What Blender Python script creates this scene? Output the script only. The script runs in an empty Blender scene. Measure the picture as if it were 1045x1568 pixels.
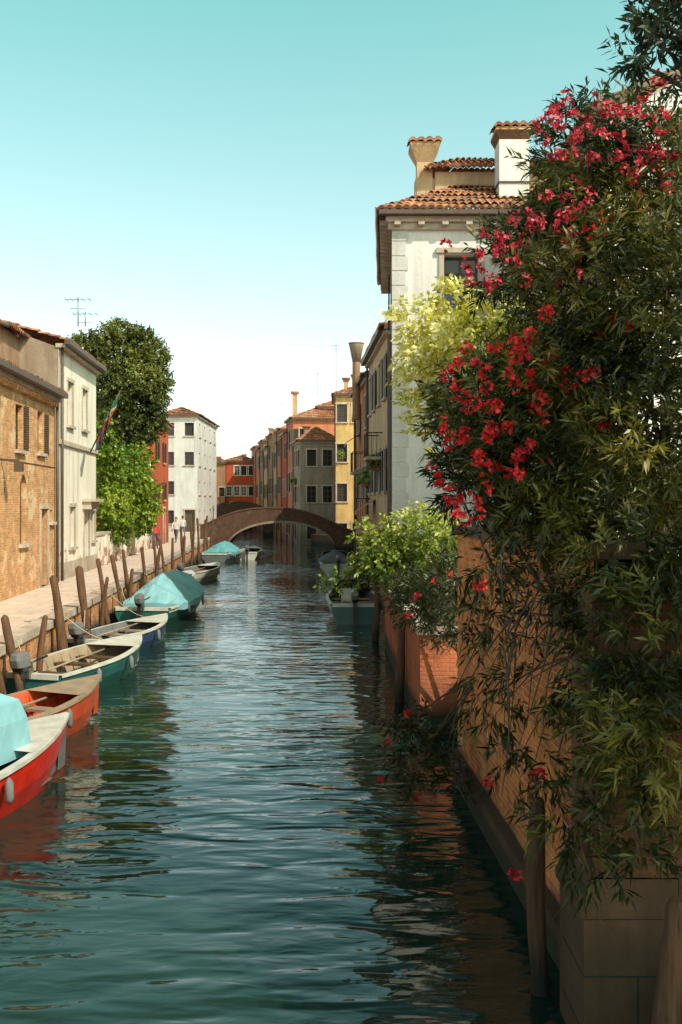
import bpy, math, random
import numpy as np
from mathutils import Vector, Matrix
random.seed(7); rng=np.random.default_rng(7)
scene=bpy.context.scene
F=1524.0; H=3.7; HY=772.0
def at(px,py,d):
    # survey helper: photo measurement + distance in metres -> world metres
    return Vector(((px-522.5)*d/F, d, H+(HY-py)*d/F))

# ------------------------------------------------------------------ materials
MATS={}
def newmat(name):
    m=bpy.data.materials.new(name); m.use_nodes=True
    nt=m.node_tree; b=nt.nodes['Principled BSDF']; MATS[name]=m
    return m,nt,b
def N(nt,t,**k):
    n=nt.nodes.new(t)
    for a,v in k.items(): setattr(n,a,v)
    return n
def noise(nt,scale,detail=6,rough=0.6,vec=None):
    n=N(nt,'ShaderNodeTexNoise'); n.inputs['Scale'].default_value=scale
    n.inputs['Detail'].default_value=detail; n.inputs['Roughness'].default_value=rough
    if vec is not None: nt.links.new(vec,n.inputs['Vector'])
    return n.outputs['Fac']
def ramp(nt,fac,p):
    r=N(nt,'ShaderNodeValToRGB'); nt.links.new(fac,r.inputs['Fac'])
    e=r.color_ramp.elements
    while len(e)<len(p): e.new(0.5)
    for i,(x,c) in enumerate(p):
        e[i].position=x; e[i].color=(c[0],c[1],c[2],1) if hasattr(c,'__len__') else (c,c,c,1)
    return r.outputs['Color']
def mix(nt,fac,a,b,mode='MIX'):
    m=N(nt,'ShaderNodeMix',data_type='RGBA',blend_type=mode)
    for inp,v in ((m.inputs[0],fac),(m.inputs[6],a),(m.inputs[7],b)):
        if isinstance(v,bpy.types.NodeSocket): nt.links.new(v,inp)
        elif hasattr(v,'__len__'): inp.default_value=(v[0],v[1],v[2],1)
        else: inp.default_value=v
    return m.outputs[2]
def bump(nt,b,h,strength=.4,dist=.02):
    n=N(nt,'ShaderNodeBump'); n.inputs['Strength'].default_value=strength; n.inputs['Distance'].default_value=dist
    nt.links.new(h,n.inputs['Height']); nt.links.new(n.outputs['Normal'],b.inputs['Normal'])
def geo(nt): return N(nt,'ShaderNodeNewGeometry').outputs['Position']
def scaled(nt,vec,s):
    m=N(nt,'ShaderNodeMapping'); m.inputs['Scale'].default_value=s; nt.links.new(vec,m.inputs['Vector']); return m.outputs['Vector']

def plain(name,c,rough=.6,var=.25,scale=6,metal=0,bmp=.15):
    m,nt,b=newmat(name); p=geo(nt)
    f=noise(nt,scale,5,.6,p)
    lo=[x*(1-var) for x in c]; hi=[min(1,x*(1+var)) for x in c]
    nt.links.new(ramp(nt,f,[(.3,lo),(.7,hi)]),b.inputs['Base Color'])
    b.inputs['Roughness'].default_value=rough; b.inputs['Metallic'].default_value=metal
    if bmp: bump(nt,b,noise(nt,scale*6,4,.6,p),bmp,.01)
    return m
def plaster(name,c1,c2,dirt=(.16,.11,.075),dirtamt=.5,patch=None,patchpos=.62):
    m,nt,b=newmat(name); p=geo(nt)
    col=mix(nt,ramp(nt,noise(nt,.9,8,.7,p),[(.35,0),(.65,1)]),c1,c2)
    streak=noise(nt,1.0,6,.65,scaled(nt,p,(2.2,2.2,.22)))
    col=mix(nt,ramp(nt,streak,[(.46,0),(.72,dirtamt)]),col,dirt)
    sp=N(nt,'ShaderNodeSeparateXYZ'); nt.links.new(p,sp.inputs[0])
    mr=N(nt,'ShaderNodeMapRange'); mr.inputs[1].default_value=.6; mr.inputs[2].default_value=3.2; mr.inputs[3].default_value=.42; mr.inputs[4].default_value=0
    nt.links.new(sp.outputs[2],mr.inputs[0])
    ad=N(nt,'ShaderNodeMath',operation='ADD'); nt.links.new(mr.outputs[0],ad.inputs[0]); nt.links.new(noise(nt,1.7,8,.7,p),ad.inputs[1])
    if patch:
        uv=N(nt,'ShaderNodeUVMap').outputs[0]
        br=brickcol(nt,uv,patch,[x*.6 for x in patch],(.42,.36,.3))
        msk=ramp(nt,ad.outputs[0],[(patchpos,0),(patchpos+.03,1)])
        col=mix(nt,msk,col,br)
        h=ramp(nt,ad.outputs[0],[(patchpos,1),(patchpos+.03,.2)])
    else:
        col=mix(nt,ramp(nt,ad.outputs[0],[(.6,0),(.95,.6)]),col,dirt); h=ad.outputs[0]
    fine=noise(nt,14,5,.7,p)
    col=mix(nt,.35,col,ramp(nt,fine,[(.3,.55),(.7,1.0)]),'MULTIPLY')
    nt.links.new(col,b.inputs['Base Color']); b.inputs['Roughness'].default_value=.88
    mm=N(nt,'ShaderNodeMath',operation='MULTIPLY_ADD'); nt.links.new(fine,mm.inputs[0]); mm.inputs[1].default_value=.5; nt.links.new(h,mm.inputs[2])
    bump(nt,b,mm.outputs[0],.45,.03)
    return m
def brickcol(nt,uv,c1,c2,mort,fac=False):
    wob=N(nt,'ShaderNodeTexNoise'); wob.inputs['Scale'].default_value=3; nt.links.new(uv,wob.inputs['Vector'])
    va=N(nt,'ShaderNodeVectorMath',operation='MULTIPLY_ADD'); nt.links.new(wob.outputs['Color'],va.inputs[0]); va.inputs[1].default_value=(.03,.03,0); nt.links.new(uv,va.inputs[2])
    br=N(nt,'ShaderNodeTexBrick'); nt.links.new(va.outputs[0],br.inputs['Vector'])
    br.inputs['Color1'].default_value=(*c1,1); br.inputs['Color2'].default_value=(*c2,1); br.inputs['Mortar'].default_value=(*mort,1)
    br.inputs['Scale'].default_value=1; br.inputs['Brick Width'].default_value=.25; br.inputs['Row Height'].default_value=.068; br.inputs['Mortar Size'].default_value=.009; br.inputs['Bias'].default_value=-.1
    br.inputs['Mortar Smooth'].default_value=.4
    return (br.outputs['Color'],br.outputs['Fac']) if fac else br.outputs['Color']
def brick(name,c1,c2,mort,patch=(.6,.5,.4),pp=.62,dark=.5,lo=.3):
    m,nt,b=newmat(name); uv=N(nt,'ShaderNodeUVMap').outputs[0]; p=geo(nt)
    bc,bf=brickcol(nt,uv,c1,c2,mort,True)
    big=noise(nt,1.1,8,.7,p)
    col=mix(nt,.75,bc,ramp(nt,noise(nt,2.3,8,.75,p),[(.28,lo),(.68,1.35)]),'MULTIPLY')
    ragged=N(nt,'ShaderNodeMath',operation='MULTIPLY_ADD'); nt.links.new(noise(nt,7,6,.8,p),ragged.inputs[0]); ragged.inputs[1].default_value=.25; nt.links.new(big,ragged.inputs[2])
    col=mix(nt,ramp(nt,ragged.outputs[0],[(pp+.12,0),(pp+.15,.85)]),col,patch)
    streak=noise(nt,1.0,6,.65,scaled(nt,p,(1.8,1.8,.25)))
    col=mix(nt,ramp(nt,streak,[(.52,0),(.78,dark)]),col,(.09,.05,.028))
    sp=N(nt,'ShaderNodeSeparateXYZ'); nt.links.new(p,sp.inputs[0])
    ad=N(nt,'ShaderNodeMath',operation='MULTIPLY_ADD'); nt.links.new(big,ad.inputs[0]); ad.inputs[1].default_value=-.6; nt.links.new(sp.outputs[2],ad.inputs[2])
    col=mix(nt,ramp(nt,ad.outputs[0],[(-.02,1),(.22,0)]),col,(.03,.032,.018))
    nt.links.new(col,b.inputs['Base Color']); b.inputs['Roughness'].default_value=.85
    mm=N(nt,'ShaderNodeMath',operation='MULTIPLY_ADD'); nt.links.new(bf,mm.inputs[0]); mm.inputs[1].default_value=-.6; nt.links.new(noise(nt,9,6,.7,p),mm.inputs[2])
    bump(nt,b,mm.outputs[0],.8,.03)
    return m
brick('brick_orange',(.66,.33,.13),(.48,.2,.075),(.62,.47,.3),(.72,.54,.34),.56,.5,.4)
brick('brick_wall_near',(.78,.25,.045),(.5,.12,.025),(.6,.4,.24),(.85,.6,.44),.63,.5,.3)  # brick and patch colours raised to stand in for sunlight on this wall
brick('brick_quay',(.62,.28,.1),(.44,.16,.055),(.45,.32,.2),(.55,.38,.24))
brick('brick_bridge',(.14,.062,.038),(.085,.04,.025),(.12,.08,.055),(.14,.09,.06))
brick('brick_dark',(.17,.065,.03),(.11,.04,.02),(.12,.08,.05),(.2,.12,.08))
brick('brick_red',(.5,.12,.04),(.35,.08,.03),(.3,.16,.1),(.48,.15,.06),.5)
plaster('plaster_white',(.88,.83,.74),(.8,.72,.61),dirtamt=.4,patch=(.45,.2,.12),patchpos=.8)
plaster('plaster_white_right',(.88,.85,.83),(.78,.75,.74),dirtamt=.38,dirt=(.34,.3,.28))
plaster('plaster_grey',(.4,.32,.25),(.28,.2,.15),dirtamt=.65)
plaster('plaster_brownwall',(.38,.24,.15),(.22,.14,.09),dirtamt=.7)
plaster('plaster_red',(.54,.09,.025),(.42,.065,.02),dirtamt=.4)
plaster('plaster_yellow',(.66,.43,.17),(.52,.33,.13),dirtamt=.55)
plaster('plaster_cream',(.7,.49,.3),(.52,.34,.19),dirtamt=.65,patch=(.35,.16,.1),patchpos=.76)
plaster('plaster_salmon',(.64,.23,.12),(.48,.16,.08),dirtamt=.5)
plaster('plaster_orange',(.6,.25,.1),(.48,.18,.07),dirtamt=.55)
plaster('plaster_brown',(.42,.22,.12),(.28,.15,.08),dirtamt=.65,patch=(.35,.14,.08),patchpos=.7)
plaster('plaster_farwhite',(.68,.66,.65),(.56,.54,.54),dirtamt=.4)
plaster('stone',(.62,.53,.44),(.46,.38,.3),dirtamt=.6)
plaster('stone_pale',(.75,.64,.55),(.62,.52,.44),dirtamt=.35)
plaster('stone_dark',(.17,.09,.05),(.09,.05,.03),dirtamt=.7,dirt=(.04,.025,.015))
plain('glass_dark',(.02,.022,.022),.12,.3,3,0,0)
plain('frame_dark',(.07,.045,.03),.6)
plain('frame_white',(.6,.58,.54),.6)
plain('gutter',(.09,.06,.045),.5)
plain('metal_grey',(.25,.25,.25),.4,.2,8,.7)
plain('asphalt_dark',(.02,.02,.02),.8)
# shutters
def shutter(name,c):
    m,nt,b=newmat(name); p=geo(nt)
    w=N(nt,'ShaderNodeTexWave',bands_direction='Z'); w.inputs['Scale'].default_value=4.5; nt.links.new(p,w.inputs['Vector'])
    nt.links.new(mix(nt,.6,ramp(nt,noise(nt,5,5,.6,p),[(.3,[x*.6 for x in c]),(.7,c)]),ramp(nt,w.outputs['Fac'],[(0,.4),(.5,1)]),'MULTIPLY'),b.inputs['Base Color'])
    b.inputs['Roughness'].default_value=.6; bump(nt,b,w.outputs['Fac'],.8,.02)
shutter('shutter_brown',(.1,.055,.03)); shutter('shutter_green',(.03,.06,.04)); shutter('shutter_dark',(.035,.028,.024))
# tiles
def tilem(name,cols):
    m,nt,b=newmat(name); p=geo(nt)
    v=N(nt,'ShaderNodeTexVoronoi'); v.inputs['Scale'].default_value=3.6; nt.links.new(p,v.inputs['Vector'])
    s=N(nt,'ShaderNodeSeparateColor'); nt.links.new(v.outputs['Color'],s.inputs[0])
    c=ramp(nt,s.outputs[0],[(0,cols[0]),(.5,cols[1]),(1,cols[2])])
    c=mix(nt,ramp(nt,noise(nt,1.5,7,.7,p),[(.42,0),(.7,.8)]),c,(.1,.07,.05))
    nt.links.new(c,b.inputs['Base Color']); b.inputs['Roughness'].default_value=.85
    bump(nt,b,noise(nt,20,5,.7,p),.4,.02)
tilem('roof_tile',[(.17,.06,.03),(.33,.13,.06),(.5,.23,.12)])
tilem('roof_tile_warm',[(.42,.14,.055),(.54,.21,.1),(.58,.28,.15)])
# paving
m,nt,b=newmat('paving'); uv=N(nt,'ShaderNodeUVMap').outputs[0]; p=geo(nt)
br=N(nt,'ShaderNodeTexBrick'); nt.links.new(uv,br.inputs['Vector']); br.inputs['Scale'].default_value=1
br.inputs['Brick Width'].default_value=.9; br.inputs['Row Height'].default_value=.45; br.inputs['Mortar Size'].default_value=.012
br.inputs['Color1'].default_value=(.66,.53,.45,1); br.inputs['Color2'].default_value=(.58,.46,.39,1); br.inputs['Mortar'].default_value=(.32,.24,.2,1)
nt.links.new(mix(nt,.5,br.outputs['Color'],ramp(nt,noise(nt,1.3,7,.7,p),[(.3,.7),(.7,1.1)]),'MULTIPLY'),b.inputs['Base Color']); b.inputs['Roughness'].default_value=.8
bump(nt,b,noise(nt,8,5,.7,p),.3,.01)
# wood
m,nt,b=newmat('old_wood'); p=geo(nt)
g=noise(nt,1,8,.7,scaled(nt,p,(22,22,1.6)))
sp=N(nt,'ShaderNodeSeparateXYZ'); nt.links.new(p,sp.inputs[0])
c=ramp(nt,g,[(.3,(.035,.018,.01)),(.7,(.19,.09,.045))])
c=mix(nt,ramp(nt,sp.outputs[2],[(.15,1),(.5,0)]),c,(.02,.022,.014))
nt.links.new(c,b.inputs['Base Color']); b.inputs['Roughness'].default_value=.85; bump(nt,b,g,1,.03)
m,nt,b=newmat('bark'); p=geo(nt); g=noise(nt,1,8,.7,scaled(nt,p,(12,12,3)))
nt.links.new(ramp(nt,g,[(.3,(.04,.03,.02)),(.7,(.14,.1,.07))]),b.inputs['Base Color']); b.inputs['Roughness'].default_value=.9; bump(nt,b,g,.8,.02)
# leaf
def leafmat(name,trans=.3,rough=.4):
    m,nt,b=newmat(name)
    a=N(nt,'ShaderNodeAttribute',attribute_name='tint')
    nt.links.new(a.outputs['Color'],b.inputs['Base Color']); b.inputs['Roughness'].default_value=rough
    t=N(nt,'ShaderNodeBsdfTranslucent'); nt.links.new(mix(nt,1,a.outputs['Color'],(1.0,1.0,.5),'MULTIPLY'),t.inputs['Color'])
    mx=N(nt,'ShaderNodeMixShader'); mx.inputs[0].default_value=trans
    nt.links.new(b.outputs[0],mx.inputs[1]); nt.links.new(t.outputs[0],mx.inputs[2]); nt.links.new(mx.outputs[0],nt.nodes['Material Output'].inputs[0])
leafmat('leaf'); leafmat('petal',.25,.6)
# paints
def paint(name,c,rough=.3): plain(name,c,rough,.22,4,0,.05)
paint('paint_white',(.55,.53,.48),.45); paint('paint_red',(.6,.025,.01)); paint('paint_orange',(.48,.07,.025)); paint('paint_teal',(.025,.11,.11)); paint('paint_blue',(.04,.07,.16)); paint('paint_grey',(.14,.145,.15)); paint('paint_black',(.02,.02,.022))
paint('deck_cream',(.3,.22,.15),.6); plain('canvas_teal',(.1,.3,.33),.85,.2,2,0,.3); plain('canvas_blue',(.2,.42,.48),.85,.2,2,0,.3)
plain('canvas_grey',(.15,.15,.155),.8,.25,3); plain('rope',(.4,.34,.25),.9); plain('awning',(.45,.16,.05),.8); plain('flag_green',(.03,.12,.08),.8);plain('flag_red',(.33,.04,.03),.8);plain('flag_blue',(.05,.07,.14),.8);plain('flag_white',(.5,.4,.3),.8)

# ------------------------------------------------------------------ builders
def empty(name,loc=(0,0,0),rz=0):
    e=bpy.data.objects.new(name,None); e.empty_display_size=.3; e.location=loc; e.rotation_euler=(0,0,rz)
    scene.collection.objects.link(e); return e
class B:
    def __init__(s,name,loc=(0,0,0),rz=0):
        s.e=empty(name,loc,rz); s.parts={}
    def face(s,part,mat,pts,smooth=False):
        P=s.parts.setdefault(part,dict(v=[],f=[],uv=[],mats=[],mi=[],sm=[]))
        if mat not in P['mats']: P['mats'].append(mat)
        pts=[Vector(p) for p in pts]; n=(pts[1]-pts[0]).cross(pts[2]-pts[0])
        if n.length<1e-9 and len(pts)>3: n=(pts[2]-pts[0]).cross(pts[3]-pts[0])
        if n.length>1e-9: n.normalize()
        i=len(P['v']); P['v']+= [tuple(p) for p in pts]; P['f'].append(tuple(range(i,i+len(pts)))); P['mi'].append(P['mats'].index(mat)); P['sm'].append(smooth)
        if abs(n.z)<.75:
            t=Vector((-n.y,n.x,0)); t.normalize()
            P['uv']+=[(p.dot(t),p.z) for p in pts]
        else: P['uv']+=[(p.x,p.y) for p in pts]
    def box(s,part,mat,x0,x1,y0,y1,z0,z1,bottom=True):
        a=[(x0,y0,z0),(x1,y0,z0),(x1,y1,z0),(x0,y1,z0),(x0,y0,z1),(x1,y0,z1),(x1,y1,z1),(x0,y1,z1)]
        fs=[(0,1,5,4),(1,2,6,5),(2,3,7,6),(3,0,4,7),(4,5,6,7)]
        if bottom: fs.append((3,2,1,0))
        for f in fs: s.face(part,mat,[a[i] for i in f])
    def obox(s,part,mat,o,d,n,u0,u1,n0,n1,z0,z1):
        def P(u,w,z): return (o[0]+d[0]*u+n[0]*w,o[1]+d[1]*u+n[1]*w,z)
        a=[P(u0,n1,z0),P(u1,n1,z0),P(u1,n0,z0),P(u0,n0,z0),P(u0,n1,z1),P(u1,n1,z1),P(u1,n0,z1),P(u0,n0,z1)]
        for f in [(0,1,5,4),(1,2,6,5),(2,3,7,6),(3,0,4,7),(4,5,6,7),(3,2,1,0)]: s.face(part,mat,[a[i] for i in f])
    def facade(s,p,q,z0,z1,ops=(),mat='stone',depth=.2,trim='stone',sh='shutter_brown'):
        p=Vector(p[:2]);q=Vector(q[:2]);L=(q-p).length;d=(q-p)/L;n=Vector((d.y,-d.x))
        P=lambda u,w,z:(p.x+d.x*u+n.x*w,p.y+d.y*u+n.y*w,z)
        us=sorted({0,L}|{x for o in ops for x in (o[0],o[0]+o[2])}); zs=sorted({z0,z1}|{x for o in ops for x in (o[1],o[1]+o[3])})
        us=[u for u in us if 0<=u<=L]; zs=[z for z in zs if z0<=z<=z1]
        for i in range(len(us)-1):
            for j in range(len(zs)-1):
                cu=(us[i]+us[i+1])/2; cz=(zs[j]+zs[j+1])/2
                if any(o[0]<cu<o[0]+o[2] and o[1]<cz<o[1]+o[3] for o in ops): continue
                s.face('walls',mat,[P(us[i],0,zs[j]),P(us[i+1],0,zs[j]),P(us[i+1],0,zs[j+1]),P(us[i],0,zs[j+1])])
        ob=lambda part,m,*a:s.obox(part,m,(p.x,p.y),(d.x,d.y),(n.x,n.y),*a)
        for o in ops:
            u,z,w,h,k=o[:5]; D=-depth
            for quad in ([(u,0,z),(u,D,z),(u,D,z+h),(u,0,z+h)],[(u+w,D,z),(u+w,0,z),(u+w,0,z+h),(u+w,D,z+h)],[(u,0,z),(u+w,0,z),(u+w,D,z),(u,D,z)],[(u,D,z+h),(u+w,D,z+h),(u+w,0,z+h),(u,0,z+h)]):
                s.face('walls',mat,[P(*c) for c in quad])
            door='d' in k
            s.face('window_panes','frame_dark' if door else ('shutter_green' if sh=='shutter_green' else 'shutter_dark') if 'c' in k else 'glass_dark',[P(u,D,z),P(u+w,D,z),P(u+w,D,z+h),P(u,D,z+h)])
            t=.11 if 't' in k or door else 0
            if t:
                ob('surrounds',trim,u-t,u,-.02,.045,z,z+h); ob('surrounds',trim,u+w,u+w+t,-.02,.045,z,z+h); ob('surrounds',trim,u-t-.03,u+w+t+.03,-.02,.065,z+h,z+h+t+.03)
            if not door:
                ob('sills',trim,u-.14,u+w+.14,-.02,.12,z-.1,z)
            if 'c' not in k and not door:
                fm='frame_white' if 'f' in k else 'frame_dark'
                ob('window_frames',fm,u,u+.06,D+.003,D+.05,z,z+h);ob('window_frames',fm,u+w-.06,u+w,D+.003,D+.05,z,z+h);ob('window_frames',fm,u+w/2-.03,u+w/2+.03,D+.004,D+.052,z,z+h)
                for zz in (z,z+h*.36,z+h*.68,z+h-.06): ob('window_frames',fm,u+.06,u+w-.06,D+.005,D+.045,zz,zz+.045)
            if 's' in k:
                ww=w*.5
                ob('shutters',sh,u-ww-t-.02,u-t-.02,.05,.09,z+.01,z+h-.02); ob('shutters',sh,u+w+t+.02,u+w+t+ww+.02,.05,.09,z+.01,z+h-.02)
            if 'a' in k:
                r=w/2; c=(u+r,z+h-r)
                for sgn in (-1,1):
                    arc=[(c[0]+sgn*r*math.cos(x),c[1]+r*math.sin(x)) for x in [math.pi/2*i/6 for i in range(7)]]
                    pts=[(c[0]+sgn*r,z+h)]+[(a[0],a[1]) for a in (arc if sgn<0 else arc)]
                    pts=[P(a,-.002,bb) for a,bb in pts]
                    if sgn<0: pts=pts[::-1]
                    for i in range(1,len(pts)-1): s.face('walls',mat,[pts[0],pts[i],pts[i+1]])
        return P,ob,L
    def tiles(s,a,b,c,d,mat='roof_tile',cw=.21,rh=.36,lod=4,part='roof'):
        a,b,c,d=map(Vector,(a,b,c,d)); wl=max((b-a).length,(c-d).length); hl=((d-a).length+(c-b).length)/2
        nn=(b-a).cross(d-a); 
        if nn.length<1e-6: nn=(b-a).cross(c-a)
        nn.normalize()
        if nn.z<0: nn=-nn
        nc=max(2,int(wl/cw)); nr=max(2,int(hl/rh)); M=nc*lod
        P=s.parts.setdefault(part,dict(v=[],f=[],uv=[],mats=[],mi=[],sm=[]))
        if mat not in P['mats']: P['mats'].append(mat)
        mi=P['mats'].index(mat)
        for r in range(nr):
            base=len(P['v'])
            for k in (0,1):
                t=(r+k)/nr
                for i in range(M+1):
                    u=i/M; q=a.lerp(b,u).lerp(d.lerp(c,u),t)
                    ph=(i%(lod*1))/lod
                    h=.075*math.sin(math.pi*ph) + (.045 if k==0 else 0)
                    h+=.016*math.sin((i//lod)*12.9898+r*78.2)
                    q=q+nn*h; P['v'].append(tuple(q))
            for i in range(M):
                f=(base+i,base+i+1,base+M+1+i+1,base+M+1+i); P['f'].append(f); P['mi'].append(mi); P['sm'].append(False)
                P['uv']+=[(0,0)]*4
        base=len(P['v'])
        for i in range(M+1):
            u=i/M; q=a.lerp(b,u); ph=(i%lod)/lod
            P['v'].append(tuple(q+nn*(.075*math.sin(math.pi*ph)+.045))); P['v'].append(tuple(q+nn*(.07*math.sin(math.pi*ph)-.03)))
        for i in range(M):
            P['f'].append((base+2*i+1,base+2*i+3,base+2*i+2,base+2*i)); P['mi'].append(mi);P['sm'].append(False);P['uv']+=[(0,0)]*4
    def tube(s,part,mat,pts,rads,seg=8,cap=True,smooth=True):
        pts=[Vector(p) for p in pts]; rings=[]
        for i,p in enumerate(pts):
            t=(pts[min(i+1,len(pts)-1)]-pts[max(i-1,0)]).normalized()
            x=t.cross(Vector((0,1,0.13))); x.normalize(); y=t.cross(x)
            r=rads[i] if hasattr(rads,'__len__') else rads
            rings.append([p+(x*math.cos(2*math.pi*k/seg)+y*math.sin(2*math.pi*k/seg))*r for k in range(seg)])
        P=s.parts.setdefault(part,dict(v=[],f=[],uv=[],mats=[],mi=[],sm=[]))
        if mat not in P['mats']: P['mats'].append(mat)
        mi=P['mats'].index(mat); b0=len(P['v'])
        for r in rings: P['v']+=[tuple(v) for v in r]
        for i in range(len(rings)-1):
            for k in range(seg):
                k2=(k+1)%seg
                P['f'].append((b0+i*seg+k,b0+i*seg+k2,b0+(i+1)*seg+k2,b0+(i+1)*seg+k));P['mi'].append(mi);P['sm'].append(smooth);P['uv']+=[(0,0)]*4
        if cap:
            for r0,rev in ((0,False),(len(rings)-1,True)):
                f=[b0+r0*seg+k for k in range(seg)]
                P['f'].append(tuple(f[::-1] if not rev else f));P['mi'].append(mi);P['sm'].append(False);P['uv']+=[(0,0)]*seg
    def done(s):
        for part,P in s.parts.items():
            me=bpy.data.meshes.new(s.e.name+'_'+part); me.from_pydata(P['v'],[],P['f'])
            for m in P['mats']: me.materials.append(MATS[m])
            me.polygons.foreach_set('material_index',P['mi']); me.polygons.foreach_set('use_smooth',P['sm'])
            uvl=me.uv_layers.new(name='UVMap'); uvl.data.foreach_set('uv',np.array(P['uv'],dtype=np.float32).ravel())
            me.update()
            o=bpy.data.objects.new(part,me); scene.collection.objects.link(o); o.parent=s.e
        return s.e
TH=math.atan(.066)
def leftB(name): return B(name,(-7.6,0,0),TH)

# ------------------------------------------------------------------ ground, water
def slab(name,poly,z0,z1,mt,ms):
    b=B(name)
    b.face('top',mt,[(x,y,z1) for x,y in poly])
    for i in range(len(poly)):
        p=poly[i];q=poly[(i+1)%len(poly)]
        b.face('sides',ms,[(p[0],p[1],z0),(q[0],q[1],z0),(q[0],q[1],z1),(p[0],p[1],z1)])
    return b
xl=lambda y:-5.04-.066*y
b=slab('quay_pavement',[(-400,-30),(xl(-30),-30),(xl(160),160),(-400,160)],-1,1.0,'paving','brick_quay')
b.done()
b=leftB('quay_coping')
random.seed(3); y=-5
while y<150:
    l=random.uniform(.9,1.5); b.box('stones','stone_pale',2.22,2.62+random.uniform(-.01,.02),y,y+l-.012,.95,1.12+random.uniform(-.01,.012)); y+=l
b.done()
b=slab('ground_right',[(2.6,-30),(400,-30),(400,160),(-12.6,160),(-12.2,150),(-3.4,92),(-.3,84),(1.95,80),(1.95,7.1),(2.6,7.1)],-1,.98,'paving','brick_dark'); b.done()
b=slab('ground_far',[(-400,160.05),(400,160.05),(3000,2500),(-3000,2500)],-1,.99,'paving','stone_dark'); b.done()
# water
m,nt,bs=newmat('water'); p=geo(nt)
bs.inputs['Base Color'].default_value=(.012,.032,.024,1); bs.inputs['Roughness'].default_value=.025; bs.inputs['IOR'].default_value=1.4
def wn(sc,det,dist=0):
    n=N(nt,'ShaderNodeTexNoise'); nt.links.new(scaled(nt,p,sc),n.inputs['Vector']); n.inputs['Scale'].default_value=1; n.inputs['Detail'].default_value=det; n.inputs['Distortion'].default_value=dist; return n.outputs['Fac']
n1=wn((1.0,2.7,1),1,.6); n2=wn((3.4,7.5,1),1.5,.5); n3=wn((.25,.5,1),1)
patch=ramp(nt,wn((.16,.12,1),2),[(.38,.2),(.66,1.15)])
a1=N(nt,'ShaderNodeMath',operation='MULTIPLY_ADD'); nt.links.new(n2,a1.inputs[0]); a1.inputs[1].default_value=.15; nt.links.new(n1,a1.inputs[2])
am=N(nt,'ShaderNodeMath',operation='MULTIPLY'); nt.links.new(a1.outputs[0],am.inputs[0]); nt.links.new(patch,am.inputs[1])
a2=N(nt,'ShaderNodeMath',operation='MULTIPLY_ADD'); nt.links.new(n3,a2.inputs[0]); a2.inputs[1].default_value=.5; nt.links.new(am.outputs[0],a2.inputs[2])
bump(nt,bs,a2.outputs[0],1.0,.08)
b=B('canal_water'); b.face('surface','water',[(-60,-40,0),(60,-40,0),(60,170,0),(-60,170,0)]); b.done()

# ------------------------------------------------------------------ LEFT SIDE
# brick house
b=leftB('brick_house')
ops=[(29.2-14,5.3,.85,1.35,'w'),(31.9-14,5.35,.75,1.35,'w'),(26.0-14,5.3,.85,1.35,'w'),(29.7-14,2.5,.75,2.1,'wa'),(32.3-14,1.0,.95,2.55,'dt'),(24-14,2.3,.9,1.6,'wt'),(21-14,5.3,.8,1.35,'w'),(33.7-14,5.0-1.9,.35,.4,'w')]
P,ob,L=b.facade((0,14),(0,34.4),.9,7.3,ops,'brick_orange')
for u in np.arange(.1,L-.1,.34): ob('dentils','brick_orange',u,u+.16,.002,.16,7.02,7.2)
ob('cornice','stone',0,L,-.1,.2,7.2,7.36); ob('gutter','gutter',-.1,L,.2,.46,7.34,7.5)
for uu in (29.2-14,31.9-14,26-14): # shutter leaf folded back at the far jamb
    ob('shutters','shutter_brown',uu+.9,uu+1.3,.02,.07,5.32,6.66)
ob('lamp_bracket','gutter',13.6,13.65,.0,.5,4.9,4.95); ob('lamp_bracket','gutter',13.52,13.73,.38,.6,4.6,4.88)
ob('cable','gutter',0,L,.005,.025,4.95,4.97)
b.facade((-8,14),(0,14),.9,7.3,[],'brick_orange'); b.facade((0,34.4),(-8,34.4),.9,7.3,[],'brick_orange')
b.tiles((.38,14,7.46),(.38,34.4,7.46),(-1.5,34.4,8.2),(-1.5,14,8.2)); b.tiles((-1.5,14,8.2),(-1.5,34.4,8.2),(-4,34.4,9.0),(-4,14,9.0))
# rear taller block
b.facade((-10,32.6),(-1.35,32.6),7,9.55,[(6.2,8.4,.5,.6,'w')],'plaster_brownwall'); b.facade((-1.35,32.6),(-1.35,35.3),7,9.5,[],'plaster_brownwall')
b.tiles((-1.0,32.2,9.5),(-1.0,35.3,9.5),(-5.5,35.3,10.9),(-5.5,32.2,10.9)); b.face('gable','plaster_brownwall',[(-10,32.6,9.55),(-1.35,32.6,9.55),(-5.5,32.6,10.8)])
b.tube('rafter','gutter',[(-.98,32.22,9.46),(-5.5,32.22,10.84)],.07)
b.tube('downpipe','gutter',[(.12,34.25,7.3),(.12,34.25,1.0)],.05)
b.done()
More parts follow.
